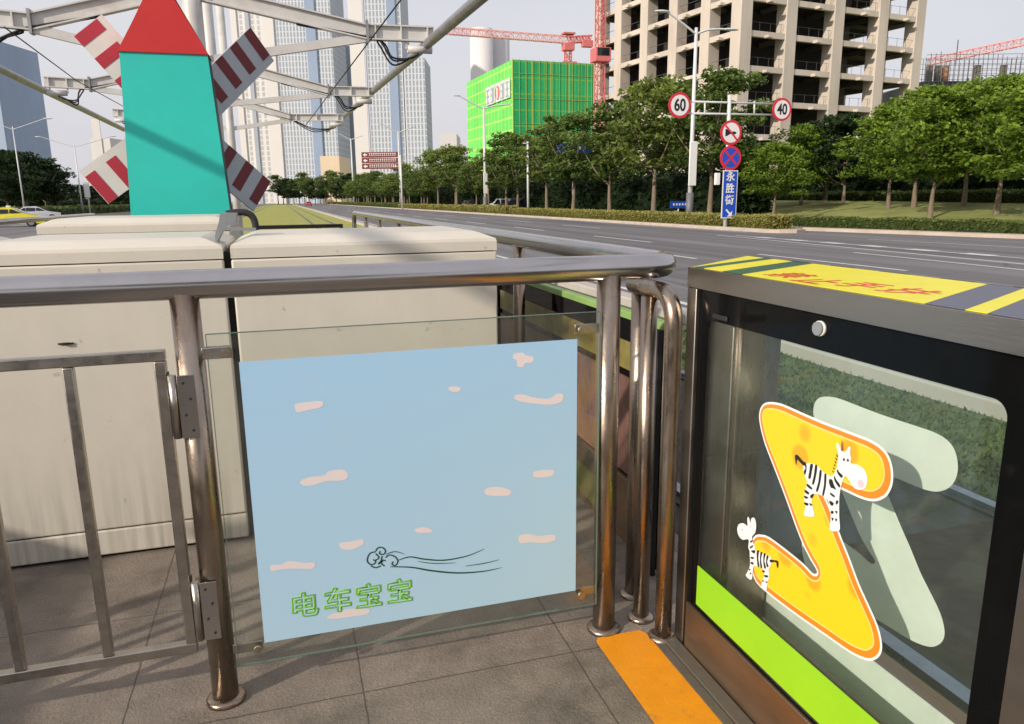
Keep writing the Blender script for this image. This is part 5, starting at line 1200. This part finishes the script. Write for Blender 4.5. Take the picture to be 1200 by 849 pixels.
# side tubes, running back over the platform towards the photographer
ra, rb_ = onx(565, -4, TRX), onx(383, 154, TRX)
la, lb_ = onx(0, 81, TLX), onx(145, 152, TLX)
for a, c in ((ra, rb_), (la, lb_)):
    dd = (a-c); a2 = a+dd.normalized()*9.0
    B().m(TUBEG).tube([c, a, a2], .042, 16).build('side_tube', o)
b = B().m(RUBBER); b.tube([ony(472, -3, 5.6), ony(356, 150, 14.0)], .006, 6); b.tube([ony(5, 32, 6.6), ony(90, 95, 9.4), ony(150, 128, 12.5)], .005, 6); b.build('guy_wire', o)
# roof over the waiting area behind the photographer (keeps the near platform in soft shade)
o = thing('shelter_roof', 'flat roof of the tram stop shelter over the near platform', 'roof', (-.7, -3, 0))
B().m(WPAINT).box(-2.6, 1.2, -11, -2.2, 2.95, 3.07, .01).build('roof_slab', o)
for y in (-8.5, -3.5): B().m(WPAINT).cyl((-.6, y, 0), (-.6, y, 2.949), .09, 18).build('column', o)

# ================================================================== LIGHT
sun_to = Vector((-.90, -.435, 0)).normalized(); EL = R(25)
sd = bpy.data.lights.new('sun', 'SUN'); sd.energy = 3.9; sd.angle = R(1.0); sd.color = (1.0, .89, .75)
so = bpy.data.objects.new('sun', sd); COL.objects.link(so)
dirv = Vector((sun_to.x*math.cos(EL), sun_to.y*math.cos(EL), math.sin(EL))); so.rotation_euler = dirv.to_track_quat('Z', 'Y').to_euler(); so.location = (-20, -10, 30)
w = bpy.data.worlds.new('World'); scene.world = w; w.use_nodes = True; nt = w.node_tree; L = nt.links.new
bg = nt.nodes['Background']; sky = nd(nt, 'ShaderNodeTexSky', sky_type='NISHITA'); sky.sun_disc = False; sky.sun_elevation = EL; sky.sun_rotation = math.atan2(sun_to.x, sun_to.y) % (2*math.pi)
sky.air_density = 1.3; sky.dust_density = 4.0; sky.ozone_density = 1.5
mx = nd(nt, 'ShaderNodeMix', data_type='RGBA'); mx.inputs[0].default_value = .80; L(sky.outputs[0], mx.inputs[6])
wc = nd(nt, 'ShaderNodeTexCoord'); wm = nd(nt, 'ShaderNodeMapping'); wm.inputs['Scale'].default_value = (1, 1, 3.5); wn_ = nd(nt, 'ShaderNodeTexNoise'); wn_.inputs['Scale'].default_value = 1.6; wn_.inputs['Detail'].default_value = 6
L(wc.outputs['Generated'], wm.inputs[0]); L(wm.outputs[0], wn_.inputs['Vector'])
wr = nd(nt, 'ShaderNodeValToRGB'); wr.color_ramp.elements[0].position = .35; wr.color_ramp.elements[1].position = .68; wr.color_ramp.elements[0].color = (.80, .79, .885, 1); wr.color_ramp.elements[1].color = (.90, .885, .93, 1)
L(wn_.outputs['Fac'], wr.inputs[0]); wv = nd(nt, 'ShaderNodeVectorMath', operation='SCALE'); wv.inputs['Scale'].default_value = 9.6; L(wr.outputs[0], wv.inputs[0]); L(wv.outputs[0], mx.inputs[7])
L(mx.outputs[2], bg.inputs[0]); bg.inputs[1].default_value = .1
scene.view_settings.view_transform = 'Standard'; scene.view_settings.look = 'None'; scene.view_settings.exposure = 0; scene.view_settings.gamma = 1
scene.render.engine = 'CYCLES'; scene.cycles.max_bounces = 8; scene.cycles.transparent_max_bounces = 16; scene.cycles.use_denoising = True
for o in list(scene.objects):
    if '_local' in o: del o['_local']
